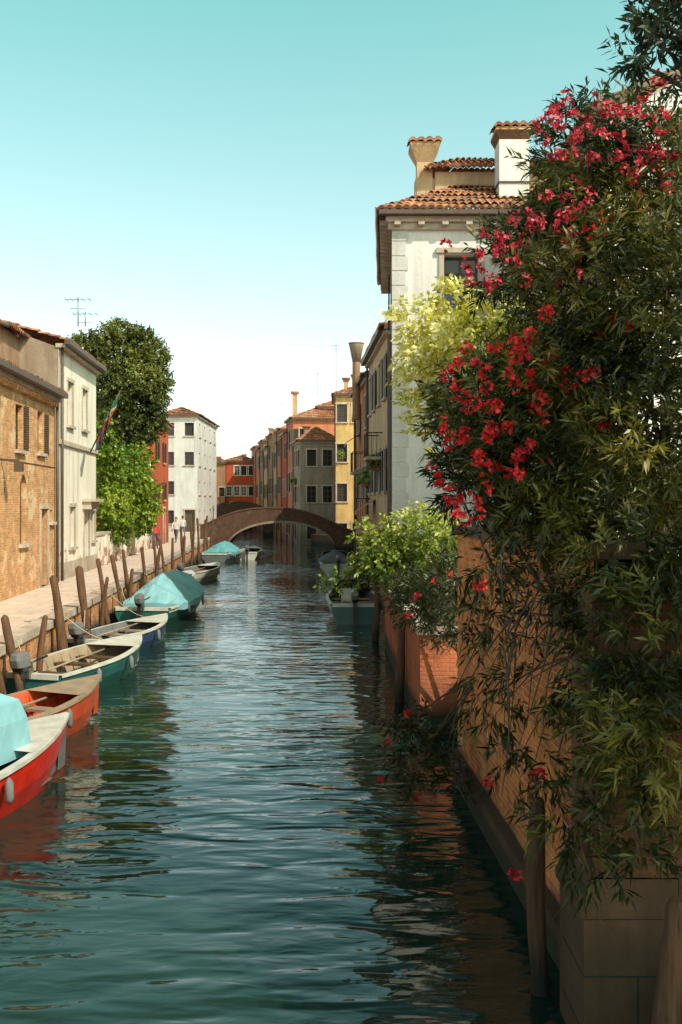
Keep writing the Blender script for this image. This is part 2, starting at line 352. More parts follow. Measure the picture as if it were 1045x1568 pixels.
# white house
b=leftB('white_house')
o=35.0
ops=[(36.4-o,6.6,.95,1.6,'wt'),(39.2-o,6.65,.95,1.6,'wt'),(36.8-o,2.1,.95,1.5,'wt'),(39.5-o,1.0,1.1,2.5,'dt'),(41.3-o,2.2,.6,1.2,'wt')]
P,ob,L=b.facade((0,o),(0,42.3),.9,9.2,ops,'plaster_white')
ob('string_course','stone',0,L,.002,.09,5.82,5.98); ob('cornice','stone',-.05,L,-.1,.24,9.2,9.34); ob('gutter','gutter',-.2,L,.24,.45,9.3,9.44)
ob('plinth','stone',0,L,.002,.06,.95,1.6)
ob('door_canopy','stone',39.2-o,41.0-o,.0,.55,3.8,3.92); ob('door_canopy','stone',39.3-o,39.42-o,.0,.35,3.5,3.8); ob('door_canopy','stone',40.8-o,40.92-o,.0,.35,3.5,3.8)
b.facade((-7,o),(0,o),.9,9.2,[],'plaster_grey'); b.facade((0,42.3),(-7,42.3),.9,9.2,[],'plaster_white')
b.tiles((.4,o-.15,9.4),(.4,42.5,9.4),(-3.2,42.5,10.4),(-3.2,o-.15,10.4)); b.face('gable','plaster_grey',[(-7,o,9.2),(0,o,9.2),(-3.2,o,10.35)])
b.tiles((-3.2,o-.15,10.4),(-3.2,42.5,10.4),(-7.2,42.5,9.4),(-7.2,o-.15,9.4))
b.tube('downpipe','gutter',[(.1,35.12,9.2),(.1,35.12,1.0)],.05)
b.done()
# tv antenna
def antenna(name,pos,h=2.2):
    b=B(name,pos); b.tube('mast','metal_grey',[(0,0,0),(0,0,h)],.022,6)
    b.tube('boom','metal_grey',[(-.5,0,h-.1),(.5,0,h-.1)],.012,5)
    for x in (-.45,-.25,-.05,.2,.45): b.tube('elements','metal_grey',[(x,-.3,h-.1),(x,.3,h-.1)],.01,5)
    b.tube('elements','metal_grey',[(-.3,0,h-.45),(.3,0,h-.45)],.012,5); b.done()
antenna('tv_antenna',at(120,500,39),1.15); antenna('tv_antenna',at(131,500,40),.6)
# flag: tilted pole with cloth hanging in folds, striped
b=B('flag',at(139,692,38.3))
b.tube('pole','frame_dark',[(0,0,0),(1.15,-.1,2.3)],.03,6)
def cloth(part,mat,v0,v1):
    n=10
    for i in range(n):
        for j in range(3):
            def q(i,j):
                u=i/n; v=v0+(v1-v0)*j/3
                base=Vector((1.12,-.1,2.24)).lerp(Vector((.62,-.05,1.24)),u)
                return base+Vector((-.42*v+.05*math.sin(14*u+5*v),.13*math.sin(16*u+2*v),-1.25*v-.1*v*math.sin(9*u)))
            b.face(part,mat,[q(i,j),q(i+1,j),q(i+1,j+1),q(i,j+1)],True)
cloth('green_band','flag_green',0,.3);cloth('white_band','flag_white',.3,.42);cloth('red_band','flag_red',.42,.7);cloth('blue_band','flag_blue',.7,1.0)
b.done()
# garden wall
b=leftB('garden_wall')
P,ob,L=b.facade((0,42.35),(0,62),.9,2.35,[(6.2,1.0,1.0,1.35,'dt')],'plaster_white'); ob('coping','stone',0,6.0,-.3,.06,2.35,2.47); ob('coping','stone',7.4,L,-.3,.06,2.35,2.47)
for u in (2,5.6,7.6,11,14.5,18): ob('pilaster','plaster_white',u,u+.35,.002,.1,.95,2.35)
b.face('back','plaster_white',[(-.25,62,.9),(-.25,42.35,.9),(-.25,42.35,2.4),(-.25,62,2.4)])
b.done()
# red house
b=leftB('red_house')
P,ob,L=b.facade((0,62.2),(0,71),.9,9.0,[(1.5,6.5,.9,1.4,'ws'),(5.4,6.5,.9,1.4,'ws'),(1.5,3.3,.9,1.5,'ws'),(5.4,1,1.1,2.4,'dt'),(5.4,4,.9,1.2,'ws')],'plaster_red',sh='shutter_green')
ob('cornice','stone',-.05,L,-.1,.25,9.0,9.15)
b.facade((-6,62.2),(0,62.2),.9,9.0,[(3.6,6.6,.8,1.2,'wt')],'plaster_red'); b.facade((0,71),(-6,71),.9,9,[],'plaster_red')
b.tiles((.4,62,9.15),(.4,71.2,9.15),(-3,71.2,10.1),(-3,62,10.1),lod=3); b.face('gable','plaster_red',[(-6,62.2,9),(0,62.2,9),(-3,62.2,10.05)])
b.done()
# generic house
def house(name,x0,x1,y0,y1,h,mat,roofmat='roof_tile',rise=1.2,rows=3,cols_f=2,cols_s=3,base=.9,side='L',kind='w',kindf=None,sh='shutter_brown',rz=0,origin=None,trim='stone',chim=1,ww=.85):
    b=B(name,origin or (0,0,0),rz)
    sp=(h-base)/rows
    def mk(L,cols,kind):
        o=[]
        for c in range(cols):
            u=(c+.5)*L/cols-ww/2+random.uniform(-.2,.2)
            for r in range(rows):
                if r==0 and c==cols//2: o.append((u,base+.05,1.0,2.2,'dt'))
                elif random.random()<.12: continue
                else:
                    k=kind if random.random()<.65 else kind.replace('s','')+'c'
                    o.append((u,base+r*sp+sp*.32,ww,sp*.45,k))
        return o
    P,ob,L=b.facade((x0,y0),(x1,y0),base,h,mk(x1-x0,cols_f,kindf or kind) if cols_f else [],mat,sh=sh,trim=trim)
    ob('cornice','stone',-.1,L+.1,-.1,.18,h-.14,h+.0); ob('gutter','gutter',-.2,L+.2,.182,.38,h-.04,h+.1)
    if side=='L':
        P,ob,L=b.facade((x0,y1),(x0,y0),base,h,mk(y1-y0,cols_s,kind),mat,sh=sh,trim=trim); b.facade((x1,y0),(x1,y1),base,h,[],mat)
        ob('cornice','stone',0,L-.2,-.1,.18,h-.14,h+.001); ob('gutter','gutter',0,L-.4,.182,.38,h-.04,h+.1)
        b.tube('downpipe','gutter',[(x0-.1,y1-.3,h),(x0-.1,y1-.3,base)],.05)
    else:
        P,ob,L=b.facade((x1,y0),(x1,y1),base,h,mk(y1-y0,cols_s,kind),mat,sh=sh,trim=trim); b.facade((x0,y1),(x0,y0),base,h,[],mat)
        ob('cornice','stone',.2,L,-.1,.18,h-.14,h+.001)
    b.facade((x1,y1),(x0,y1),base,h,[],mat)
    e=.35; xm=(x0+x1)/2; ym=(y0+y1)/2; hh=h+.08; hw=min(x1-x0,y1-y0)/2
    A=(x0-e,y0-e,hh);Bb=(x1+e,y0-e,hh);C=(x1+e,y1+e,hh);D=(x0-e,y1+e,hh)
    if x1-x0<y1-y0: R1=(xm,y0+hw,hh+rise);R2=(xm,y1-hw,hh+rise); qs=[(A,Bb,R1,R1),(Bb,C,R2,R1),(C,D,R2,R2),(D,A,R1,R2)]
    else: R1=(x0+hw,ym,hh+rise);R2=(x1-hw,ym,hh+rise); qs=[(A,Bb,R2,R1),(Bb,C,R2,R2),(C,D,R1,R2),(D,A,R1,R1)]
    lod=4 if y0<60 and (origin is None or origin[1]<60) else 3
    for q in qs: b.tiles(*q,mat=roofmat,lod=lod,cw=.21 if lod==4 else .3)
    for k in range(chim):
            cx=random.uniform(x0+.5,x0+(x1-x0)*.6); cy=random.uniform(y0+1,y1-1); ch=h+rise+random.uniform(-.2,.7); cw=random.uniform(.16,.3); cf=random.uniform(.03,.16)
            b.box('chimney',mat,cx-cw,cx+cw,cy-.2,cy+.2,h,ch); 
            a=[(cx-cw,cy-.2),(cx+cw,cy-.2),(cx+cw,cy+.2),(cx-cw,cy+.2)]; bb=[(cx-cw-cf,cy-.2-cf),(cx+cw+cf,cy-.2-cf),(cx+cw+cf,cy+.2+cf),(cx-cw-cf,cy+.2+cf)]
            for i in range(4):
                j=(i+1)%4; b.face('chimney_cap','plaster_brown',[(*a[i],ch),(*a[j],ch),(*bb[j],ch+.3),(*bb[i],ch+.3)])
            b.box('chimney_cap','roof_tile',cx-cw-cf-.02,cx+cw+cf+.02,cy-.24-cf,cy+.24+cf,ch+.3,ch+.37)
    b.done(); return b
random.seed(11)
house('white_apartment_house',-17.6,-14.0,97,112,12.3,'plaster_farwhite',rows=4,cols_f=2,cols_s=4,side='R',kind='w',rise=.9,ww=.9)
house('brown_house',-21,-17.5,150,160,9.9,'plaster_brown',rows=3,cols_f=3,side='R',kind='wt',ww=.8,rise=1)
house('red_canal_house',-17.4,-13.2,151,160,10.2,'plaster_red',rows=3,cols_f=4,side='R',kind='wft',trim='frame_white',ww=.8,rise=.9)
house('brown_house',-30,-21,146,158,11.5,'plaster_cream',rows=3,cols_f=4,side='R',ww=.8)
house('cream_house',-26,-19,116,130,9.5,'plaster_cream',rows=3,cols_f=4,side='R',ww=.8)
house('cream_house',-14,-6,170,180,12.3,'plaster_salmon',rows=3,cols_f=4,ww=.8)
# right row beyond the bridge : angled facade line
ang=math.atan(.155)
def rr(y): return -3.7-.158*(y-90)
segs=[(90,9.4,'plaster_grey'),(95.5,11.9,'plaster_salmon'),(101,10.9,'plaster_red'),(107,11.7,'plaster_salmon'),(112,10.4,'plaster_cream'),(117,11.9,'plaster_brown'),(124,10.8,'plaster_cream'),(131,12.0,'plaster_brown'),(137,11.3,'plaster_orange'),(145,12.0,'plaster_salmon'),(153,0,'')]
nm={'plaster_grey':'grey_house','plaster_salmon':'salmon_house','plaster_cream':'cream_house','plaster_brown':'brown_house','plaster_orange':'orange_house','plaster_red':'red_house'}
for i in range(len(segs)-1):
    y0,h,mt=segs[i]; y1=segs[i+1][0]; l=(y1-y0)/math.cos(ang)
    w=3.4 if i==0 else 9
    house(nm[mt],0,w,0,l-.05,h,mt,'roof_tile_warm' if i<4 else 'roof_tile',rows=3,cols_f=2 if i==0 else 4,cols_s=2,base=-.5,kind='wst',kindf='wt' if i==0 else None,rz=ang,origin=(rr(y0),y0,0),rise=1.3,sh=random.choice(['shutter_green','shutter_dark','shutter_brown']))
house('salmon_house',-2.2,4.5,98,106,13.2,'plaster_salmon','roof_tile_warm',rows=4,cols_f=5,rise=1.5)
house('yellow_house',-.45,4.5,84,91,12.9,'plaster_yellow',rows=4,cols_f=4,cols_s=2,base=-.5,kind='wt',sh='shutter_dark',rise=1.2,chim=2)
house('brown_house',1.2,7,60,76,10.0,'plaster_brown',rows=3,cols_f=3,cols_s=4,base=-.5,kind='ws',sh='shutter_dark')
antenna('tv_antenna',at(515,600,84),4.0); antenna('tv_antenna',at(487,605,98),2.2); antenna('tv_antenna',at(432,640,100),1.6)
# row right 36-56
ang2=math.atan(.05)
house('cream_house',0,6,0,9.6,10.2,'plaster_cream',rows=3,cols_f=0,cols_s=4,base=-.5,kind='wst',sh='shutter_dark',rz=ang2,origin=(1.78,37,0),rise=1.4,chim=0)
b=house('brown_house',0,6,0,8.8,9.7,'plaster_orange',rows=3,cols_f=3,cols_s=4,base=-.5,kind='wst',sh='shutter_brown',rz=ang2,origin=(1.28,47,0),rise=1.3,chim=0)
# balconies with planters on that row
def balcony(x,y,z):
    b=B('balcony',(x,y,z),ang2); b.box('slab','stone',-.65,0,-.9,.9,-.12,0)
    for yy in np.arange(-.88,.9,.14): b.tube('rails','frame_dark',[(-.62,yy,0),(-.62,yy,.95)],.012,5)
    for xx in (-.45,-.25): 
        for yy in (-.88,.88): b.tube('rails','frame_dark',[(xx,yy,0),(xx,yy,.95)],.012,5)
    b.tube('handrail','frame_dark',[(0,-.88,.95),(-.62,-.88,.95),(-.62,.88,.95),(0,.88,.95)],.025,5); b.done()
balcony(1.62,40.5,5.6); balcony(1.15,49.5,5.3); balcony(1.3,46,3.0)
for x,y,z in ((1.45,43.5,3.4),(1.0,52.5,6.9)):
    b=B('window_awning',(x,y,z),ang2); b.face('cloth','awning',[(0,-.8,.5),(-.8,-.8,0),(-.8,.8,0),(0,.8,.5)]); b.face('valance','awning',[(-.8,-.8,0),(-.8,-.8,-.18),(-.8,.8,-.18),(-.8,.8,0)]); b.done()
# conical chimney
def conechim(pos,h,r):
    b=B('venetian_chimney',pos); b.tube('shaft','plaster_brown',[(0,0,-2.0),(0,0,h*.5)],[r*.55]*2,10,smooth=False)
    b.tube('cone','plaster_grey',[(0,0,h*.5),(0,0,h*.95),(0,0,h)],[r*.55,r,r*1.05],16); b.tube('rim','plaster_brown',[(0,0,h),(0,0,h+.06)],[r*1.1,r*1.1],16); b.done()
conechim(at(546,582,50),1.8,.36)
for px,py,d in ((452,612,101),(421,668,112),(350,712,152)):
    b=B('brick_chimney',at(px,py,d)); b.box('shaft','plaster_cream',-.25,.25,-.25,.25,-1.8,.6); b.box('cap','roof_tile',-.4,.4,-.4,.4,.6,.8); b.done()

# ------------------------------------------------------------------ BRIDGES
def bridge(name,xa,xb,y0,y1,top,arch,mat='brick_bridge'):
    b=B(name); n=48
    x0,x1,zs,zc=arch
    def T(x):
        for i in range(len(top)-1):
            (a,za),(c,zc_)=top[i],top[i+1]
            if a<=x<=c:
                t=(x-a)/(c-a); return za+(zc_-za)*t
        return top[-1][1]
    Ts=lambda x:(T(max(xa,x-.7))+T(x)+T(min(xb,x+.7)))/3
    def A(x):
        if x<=x0 or x>=x1: return -.6
        t=(x-x0)/(x1-x0)*2-1; return zs+(zc-zs)*math.sqrt(max(0,1-t*t*.98))
    xs=sorted(set(list(np.linspace(xa,xb,n))+[x0,x1]+list(np.linspace(x0+.01,x1-.01,40))))
    for i in range(len(xs)-1):
        p,q=xs[i],xs[i+1]
        for yy,s in ((y0,1),(y1,-1)):
            pts=[(p,yy,A(p)),(q,yy,A(q)),(q,yy,Ts(q)),(p,yy,Ts(p))]
            b.face('walls',mat,pts if s==1 else pts[::-1])
        b.face('vault',mat,[(p,y0,A(p)),(p,y1,A(p)),(q,y1,A(q)),(q,y0,A(q))])
        b.face('deck','paving',[(p,y0+.3,Ts(p)-.85),(q,y0+.3,Ts(q)-.85),(q,y1-.3,Ts(q)-.85),(p,y1-.3,Ts(p)-.85)])
        for ya,yb in ((y0,y0+.3),(y1-.3,y1)):
            b.face('parapet',mat,[(p,yb,Ts(p)-.85),(p,yb,Ts(p)),(q,yb,Ts(q)),(q,yb,Ts(q)-.85)] if ya==y0 else [(p,ya,Ts(p)-.85),(q,ya,Ts(q)-.85),(q,ya,Ts(q)),(p,ya,Ts(p))])
            a=[(p,ya-.05,Ts(p)),(q,ya-.05,Ts(q)),(q,yb+.05,Ts(q)),(p,yb+.05,Ts(p))]; c=[(v[0],v[1],v[2]+.12) for v in a]
            b.face('coping','brick_bridge',c); b.face('coping','stone_dark',[a[0],a[1],c[1],c[0]]); b.face('coping','stone_dark',[a[2],a[3],c[3],c[2]])
        if x0<=p and q<=x1:
            for yy in (y0-.04,):
                b.face('arch_ring','plaster_grey',[(p,yy,A(p)),(q,yy,A(q)),(q,yy,A(q)+.17),(p,yy,A(p)+.17)]); b.face('arch_ring','plaster_grey',[(p,yy,A(p)),(p,yy+.045,A(p)),(q,yy+.045,A(q)),(q,yy,A(q))])
    b.done()
bridge('brick_bridge',-10.9,1.0,77,80,[(-10.9,1.85),(-9.2,2.75),(-7.2,3.32),(-5,3.4),(-3,3.15),(-1,2.4),(1.0,1.35)],(-8.8,-.5,.15,2.25))
bridge('brick_bridge',-17,-6,118,121,[(-17,2.6),(-14.5,3.7),(-12.5,4.0),(-11,3.9),(-8.5,2.9),(-6,2.2)],(-14.2,-9.2,.2,2.9))

# ------------------------------------------------------------------ RIGHT: white house
b=B('white_canal_house')
x0,x1,y0,y1,h=1.33,8.0,26,34.7,11.15
ops=[((680-522.5)*26/F-x0,3.7+(772-475)*26/F,.92,1.45,'w'),(4.4,8.8,.92,1.45,'w'),(1.6,4.6,.92,1.5,'wt'),(4.4,4.6,.92,1.5,'wt')]
P,ob,L=b.facade((x0,y0),(x1,y0),.9,h,ops,'plaster_white_right',depth=.32)
u=ops[0][0]; ob('surrounds','stone',u-.13,u,-.02,.05,8.75,10.25);ob('surrounds','stone',u-.2,u+1.1,-.02,.09,10.25,10.38);ob('surrounds','stone',u+.92,u+1.05,-.02,.05,8.75,10.25)
z=.95;i=0
while z<10.7:
    w=.42 if i%2 else .36
    ob('quoins','plaster_farwhite',-.0,w,.002,.035,z,z+.36); z+=.385;i+=1
ob('cornice','stone',-.1,L,-.1,.1,h-.3,h-.12); ob('cornice','stone',-.16,L,-.1,.2,h-.12,h+.02)
for uu in np.arange(.05,L,.62): ob('brackets','stone',uu,uu+.16,.1,.3,h-.22,h-.06-.062)
ob('gutter','gutter',-.35,L,.2,.42,h+.02,h+.13)
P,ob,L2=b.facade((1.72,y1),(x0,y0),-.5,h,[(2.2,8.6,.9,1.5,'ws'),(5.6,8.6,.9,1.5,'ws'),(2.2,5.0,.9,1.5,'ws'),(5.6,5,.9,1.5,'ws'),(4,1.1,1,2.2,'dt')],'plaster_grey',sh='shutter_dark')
ob('eave_boards','frame_dark',0,L2-.01,.0,.34,h+.0,h+.08)
for uu in np.arange(.1,L2-.2,.4): ob('rafters','stone',uu,uu+.12,.002,.32,h-.14,h-.005)
ob('downpipe_bracket','gutter',L2-.3,L2-.2,.0,.12,1,8)
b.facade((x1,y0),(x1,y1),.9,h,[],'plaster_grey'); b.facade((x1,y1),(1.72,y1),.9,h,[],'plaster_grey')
e=.4
b.tiles((x0-e,y0-e,h+.13),(x1,y0-e,h+.13),(x1,28.0,12.6),(x0+1.9,28.0,12.6)); b.tiles((1.72-e,y1,h+.13),(x0-e,y0-e,h+.13),(x0+1.9,28,12.6),(x0+1.9,y1,12.6))
b.facade((2.65,28),(x1,28),12.2,13.05,[],'plaster_cream'); b.facade((2.65,33),(2.65,28),12.2,13.05,[],'plaster_cream')
b.tiles((2.4,27.7,13.08),(x1,27.7,13.08),(x1,30.6,14.25),(3.6,30.6,14.25)); b.tiles((2.4,33.3,13.08),(2.4,27.7,13.08),(3.6,30.6,14.25),(3.6,30.6,14.25))
b.tiles((x1,33.3,13.08),(2.4,33.3,13.08),(3.6,30.6,14.25),(x1,30.6,14.25))
def chim(cx,cy,w,z0,z1,mt,fl,zt):
    b.box('chimney',mt,cx-w,cx+w,cy-w,cy+w,z0,z1)
    a=[(cx-w,cy-w),(cx+w,cy-w),(cx+w,cy+w),(cx-w,cy+w)]; W=w+fl; c=[(cx-W,cy-W),(cx+W,cy-W),(cx+W,cy+W),(cx-W,cy+W)]
    for i in range(4):
        j=(i+1)%4; b.face('chimney_cap','brick_dark' if fl<.15 else mt,[(*a[i],z1+.001),(*a[j],z1+.001),(*c[j],zt-.12),(*c[i],zt-.12)])
    b.box('chimney_cap','brick_orange',cx-W,cx+W,cy-W,cy+W,zt-.12,zt-.04)
    b.tiles((cx-W-.05,cy-W-.05,zt-.04),(cx+W+.05,cy-W-.05,zt-.04),(cx+W+.05,cy+W,zt+.08),(cx-W-.05,cy+W,zt+.08),part='chimney_tiles')
chim(4.63,27.0,.4,10.9,13.45,'plaster_white_right',.1,13.8); b.box('chimney_band','gutter',4.2,5.06,26.57,27.43,12.28,12.33)
chim(2.36,28.3,.22,12.0,13.35,'plaster_cream',.2,13.9); b.box('chimney','plaster_cream',2.1,2.7,28.1,28.6,12,12.9)
b.done()
# gabled house at the upper right
b=B('gabled_house')
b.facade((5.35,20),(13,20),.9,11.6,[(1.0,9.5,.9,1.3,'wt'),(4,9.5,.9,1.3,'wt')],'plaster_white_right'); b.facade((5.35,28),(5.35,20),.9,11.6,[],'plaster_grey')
b.face('gable','plaster_white_right',[(5.35,20,11.6),(13,20,11.6),(9.2,20,13.3)])
b.tube('gable_moulding','stone',[(5.1,19.9,11.62),(9.2,19.9,13.4),(13.2,19.9,11.62)],.1,6); b.box('gable_moulding','stone',5.2,13,19.85,20.05,11.45,11.58)
b.tiles((4.95,19.8,11.6),(4.95,28,11.6),(9.2,28,13.45),(9.2,19.8,13.45))
b.done()
# garden walls right
b=B('garden_brick_wall')
X=lambda y:2.13-.0418*y
P,ob,L=b.facade((X(13.4),13.4),(X(7.2),7.2),-.6,3.3,[],'brick_wall_near')
ob('ledge','stone_dark',0,L-.02,.002,.12,.3,.42); ob('ledge','brick_dark',0,L-.02,.002,.07,-.5,.3); ob('coping','stone_dark',-.05,L,-.38,.07,3.3,3.42)
b.facade((X(13.4)+.35,13.4),(X(13.4),13.4),-.6,3.3,[],'brick_wall_near'); b.facade((X(7.2)+.38,7.2),(X(13.4)+.38,13.4),.9,3.3,[],'brick_wall_near')
b.face('back','brick_dark',[(2.3,7.3,-.6),(9,7.3,-.6),(9,7.3,3.2),(2.3,7.3,3.2)])
b.done()
b=B('gate_pier')
b.box('shaft','brick_dark',1.68,2.3,6.66,7.25,1.2,3.1)  # dark brick puts the pier's shade into its colour
b.box('plinth','stone_dark',1.6,2.38,6.56,7.28,-.6,.96)  # stone darkened as well, shade on the plinth is in the colour
pr=[(.0,.96),(.03,.98),(.035,1.04),(-.01,1.09),(-.05,1.13),(-.075,1.2)]
for i in range(len(pr)-1):
    (o0,z0_),(o1,z1_)=pr[i],pr[i+1]
    c0=[(1.6-o0,6.56-o0,z0_),(2.38+o0,6.56-o0,z0_),(2.38+o0,7.28,z0_),(1.6-o0,7.28,z0_)]; c1=[(1.6-o1,6.56-o1,z1_),(2.38+o1,6.56-o1,z1_),(2.38+o1,7.28,z1_),(1.6-o1,7.28,z1_)]
    for k in range(3): b.face('moulding','stone_dark',[c0[(k-1)%4],c0[k],c1[k],c1[(k-1)%4]])
for zz in (.2,.58): b.box('block_joints','asphalt_dark',1.597,2.383,6.557,7.2,zz,zz+.012)
b.box('block_joints','asphalt_dark',1.95,1.962,6.556,6.7,.212,.58); b.done()
b=B('terrace_wall')
P,ob,L=b.facade((1.12,25.5),(1.27,16),-.6,1.6,[],'brick_red'); ob('coping','stone',0,L+.05,-.3,.05,1.6,1.7)
P,ob,L=b.facade((1.27,16),(4,16),-.6,1.6,[],'brick_red'); ob('coping','stone',0,L,-.3,.05,1.602,1.702)
b.face('top','stone_dark',[(1.5,16.2,1.58),(6,16.2,1.58),(6,26,1.58),(1.4,26,1.58)]); b.done()

# ------------------------------------------------------------------ posts
def post(px_y,lean=(0,0),top=1.9,r=.13,x=None,y=None):
    b=B('wooden_mooring_post',(x,y,0))
    pts=[];rad=[]
    for i in range(10):
        t=i/9; z=-.8+(top+.8)*t; pts.append((lean[0]*z+.03*math.sin(5*t+px_y),lean[1]*z+.02*math.cos(4*t+px_y),z)); rad.append(r*(1.0+.1*math.sin(9*t+px_y)-.25*t+random.uniform(-.05,.05)))
    pts.append((pts[-1][0]+r*.15,pts[-1][1],top+.05)); rad.append(r*.45)
    b.tube('post','old_wood',pts,rad,9); b.done()
random.seed(5)
for y,top,r,ln in ((15.5,1.55,.1,-.16),(17.3,1.65,.08,-.2),(18.3,1.6,.09,-.18),(19.6,1.45,.075,.09),(22.3,2.05,.125,-.14),(24.8,2.1,.12,-.08),(26.8,1.7,.07,.1),(28.3,2.1,.085,-.2),(30.6,2.1,.08,-.14),(31.8,1.6,.07,.1),(33,2.15,.08,-.16),(36,2.1,.08,-.08),(38.5,2.0,.08,.12),(40.5,2.2,.08,-.15),(42.5,2.2,.08,-.12),(46,2.1,.08,-.05),(49,2.1,.08,.1),(52,2.5,.09,-.1),(55,2.6,.08,.08),(58,2.6,.09,-.09),(61,2.8,.09,-.03),(65,2.9,.09,.06),(69,2.6,.09,-.06),(72,2.6,.09,.05)):
    post(y,(ln,random.uniform(-.08,.08)),top,r,xl(y)+.36,y)
post(1,(0,0),1.42,.085,1.5,7.55); post(2,(.03,0),1.38,.09,1.86,5.7); post(3,(-.01,0),1.5,.1,1.12,18.6); post(4,(0,0),1.7,.1,.95,27)

# ------------------------------------------------------------------ boats
def boat(name,stern,bow,W,hull,rim='paint_white',inside='deck_cream',h=.5,cover=None,motor=True,screen=False,motormat='paint_grey',covrange=(.12,.95),peak=.55,stripe=None):
    s=Vector((*stern,0));e=Vector((*bow,0));L=(e-s).length;rz=math.atan2(e.y-s.y,e.x-s.x)-math.pi/2
    b=B(name,s,rz); n=16
    def st(t):
        w=W/2*(.86+.14*math.sin(min(1,t*2)*math.pi/2))*max(0.0,1-max(0,(t-.35)/.65)**2.4)
        w=max(w,.015); z=h*(1+.42*t*t)
        return w,z
    ring=[]
    for i in range(n+1):
        t=i/n;w,z=st(t);y=L*t; rake=.06*L*t**6
        ring.append([( 0,y-rake*2,-.22+.2*t**5),(w*.62,y-rake*1.2,-.12+.15*t**4),(w*.9,y-rake*.5,z*.45),(w*.97,y-rake*.15,z*.78),(w,y,z)])
    for i in range(n):
        a,c=ring[i],ring[i+1]
        for k in range(4):
            m_=hull if (k<3 or not stripe) else stripe
            b.face('hull',m_,[a[k],c[k],c[k+1],a[k+1]],True)
            b.face('hull',m_,[tuple((-v[0],v[1],v[2])) for v in (a[k+1],c[k+1],c[k],a[k])],True)
        w0,z0=st(i/n);w1,z1=st((i+1)/n);ya,yb=a[4][1],c[4][1]; g=.07
        for sg in (1,-1):
            i0=max(w0-g,.004);i1=max(w1-g,.004)
            q=[(sg*(w0+.03),ya,z0+.03),(sg*(w1+.03),yb,z1+.03),(sg*i1,yb,z1+.03),(sg*i0,ya,z0+.03)]
            b.face('gunwale',rim,q if sg>0 else q[::-1])
            q=[(sg*(w0+.03),ya,z0-.02),(sg*(w1+.03),yb,z1-.02),(sg*(w1+.03),yb,z1+.03),(sg*(w0+.03),ya,z0+.03)]
            b.face('gunwale',rim,q if sg>0 else q[::-1])
            q=[(sg*i0,ya,z0+.03),(sg*i1,yb,z1+.03),(sg*i1*.72,yb-.05,.1),(sg*i0*.72,ya,.1)]
            b.face('inner_side',inside,q if sg>0 else q[::-1])
        if i<n-2: b.face('floor',inside,[(-w0*.7,ya,.1),(w0*.7,ya,.1),(w1*.7,yb,.1),(-w1*.7,yb,.1)])
        if i>=n*.68: b.face('foredeck',rim,[(-w0+.03,ya,z0+.04),(w0-.03,ya,z0+.04),(w1*.97,yb,z1+.04),(-w1*.97,yb,z1+.04)])
    a=ring[0]; b.face('transom',hull,[(-v[0],v[1],v[2]) for v in a[::-1]][:-1]+[v for v in a])
    w0,z0=st(0); b.box('transom_top',rim,-w0+.05,w0-.05,-.03,.12,z0-.06,z0+.035)
    for t in (.22,.45,.62):
        w,z=st(t); b.box('thwart','old_wood' if inside=='deck_cream' else 'deck_cream',-w*.85,w*.85,L*t-.12,L*t+.12,z*.68,z*.68+.04)
    if not cover:
        b.box('fuel_tank','paint_red',-.3,-.02,L*.1,L*.1+.2,.1,.32); b.tube('bucket','paint_blue',[(.25,L*.3,.1),(.25,L*.3,.36)],[.1,.14],10)
        b.tube('rope_coil','rope',[(.25*math.cos(k*.6)*.7,L*.54+.2*math.sin(k*.6),.13+.006*k) for k in range(24)],.02,5)
        b.tube('oar','deck_cream',[(-.3,L*.25,.4),(-.15,L*.75,.55)],.022,6)
        for i in range(6):
            for j in range(6):
                def tq(i,j):
                    return (-.35+.7*i/6,L*(.33+.018*j)*1.0+.0,.14+.16*math.sin(math.pi*i/6)*math.sin(math.pi*j/6)+.05*math.sin(i*2.3+j*1.7))
                b.face('tarpaulin','canvas_teal' if W>1.55 else 'canvas_grey',[tq(i,j),tq(i+1,j),tq(i+1,j+1),tq(i,j+1)])
    for t in (.25,.55):
        w,z=st(t); b.tube('fender','canvas_grey',[(w+.08,L*t,z-.02),(w+.08,L*t,z-.08),(w+.09,L*t,z-.26),(w+.09,L*t,z-.32)],[.012,.05,.05,.015],8)
    if motor:
        zz=z0+.1; cx=.0
        secs=[(-.14,0,.08,.12),(-.15,.1,.12,.2),(-.19,.24,.125,.21),(-.2,.34,.11,.18),(-.17,.38,.06,.1)]
        prev=None
        for yy,dz,rx,ry in secs:
            rg=[(cx+rx*math.copysign(abs(math.cos(q))**.45,math.cos(q)),yy-.08+ry*math.copysign(abs(math.sin(q))**.45,math.sin(q)),zz+dz) for q in [2*math.pi*(k+.5)/12 for k in range(12)]]
            if prev:
                for k in range(12): b.face('motor_cowling',motormat if dz>.12 else 'paint_black',[prev[k],prev[(k+1)%12],rg[(k+1)%12],rg[k]],True)
            prev=rg
        b.face('motor_cowling',motormat,prev); b.box('motor_leg','paint_black',cx-.05,cx+.05,-.3,-.16,-.4,zz)
        b.box('motor_clamp','metal_grey',cx-.09,cx+.09,-.1,.06,zz-.12,zz+.02)
        b.tube('tiller','paint_black',[(cx,.0,zz+.12),(cx+.1,.5,zz+.2)],.022,6)
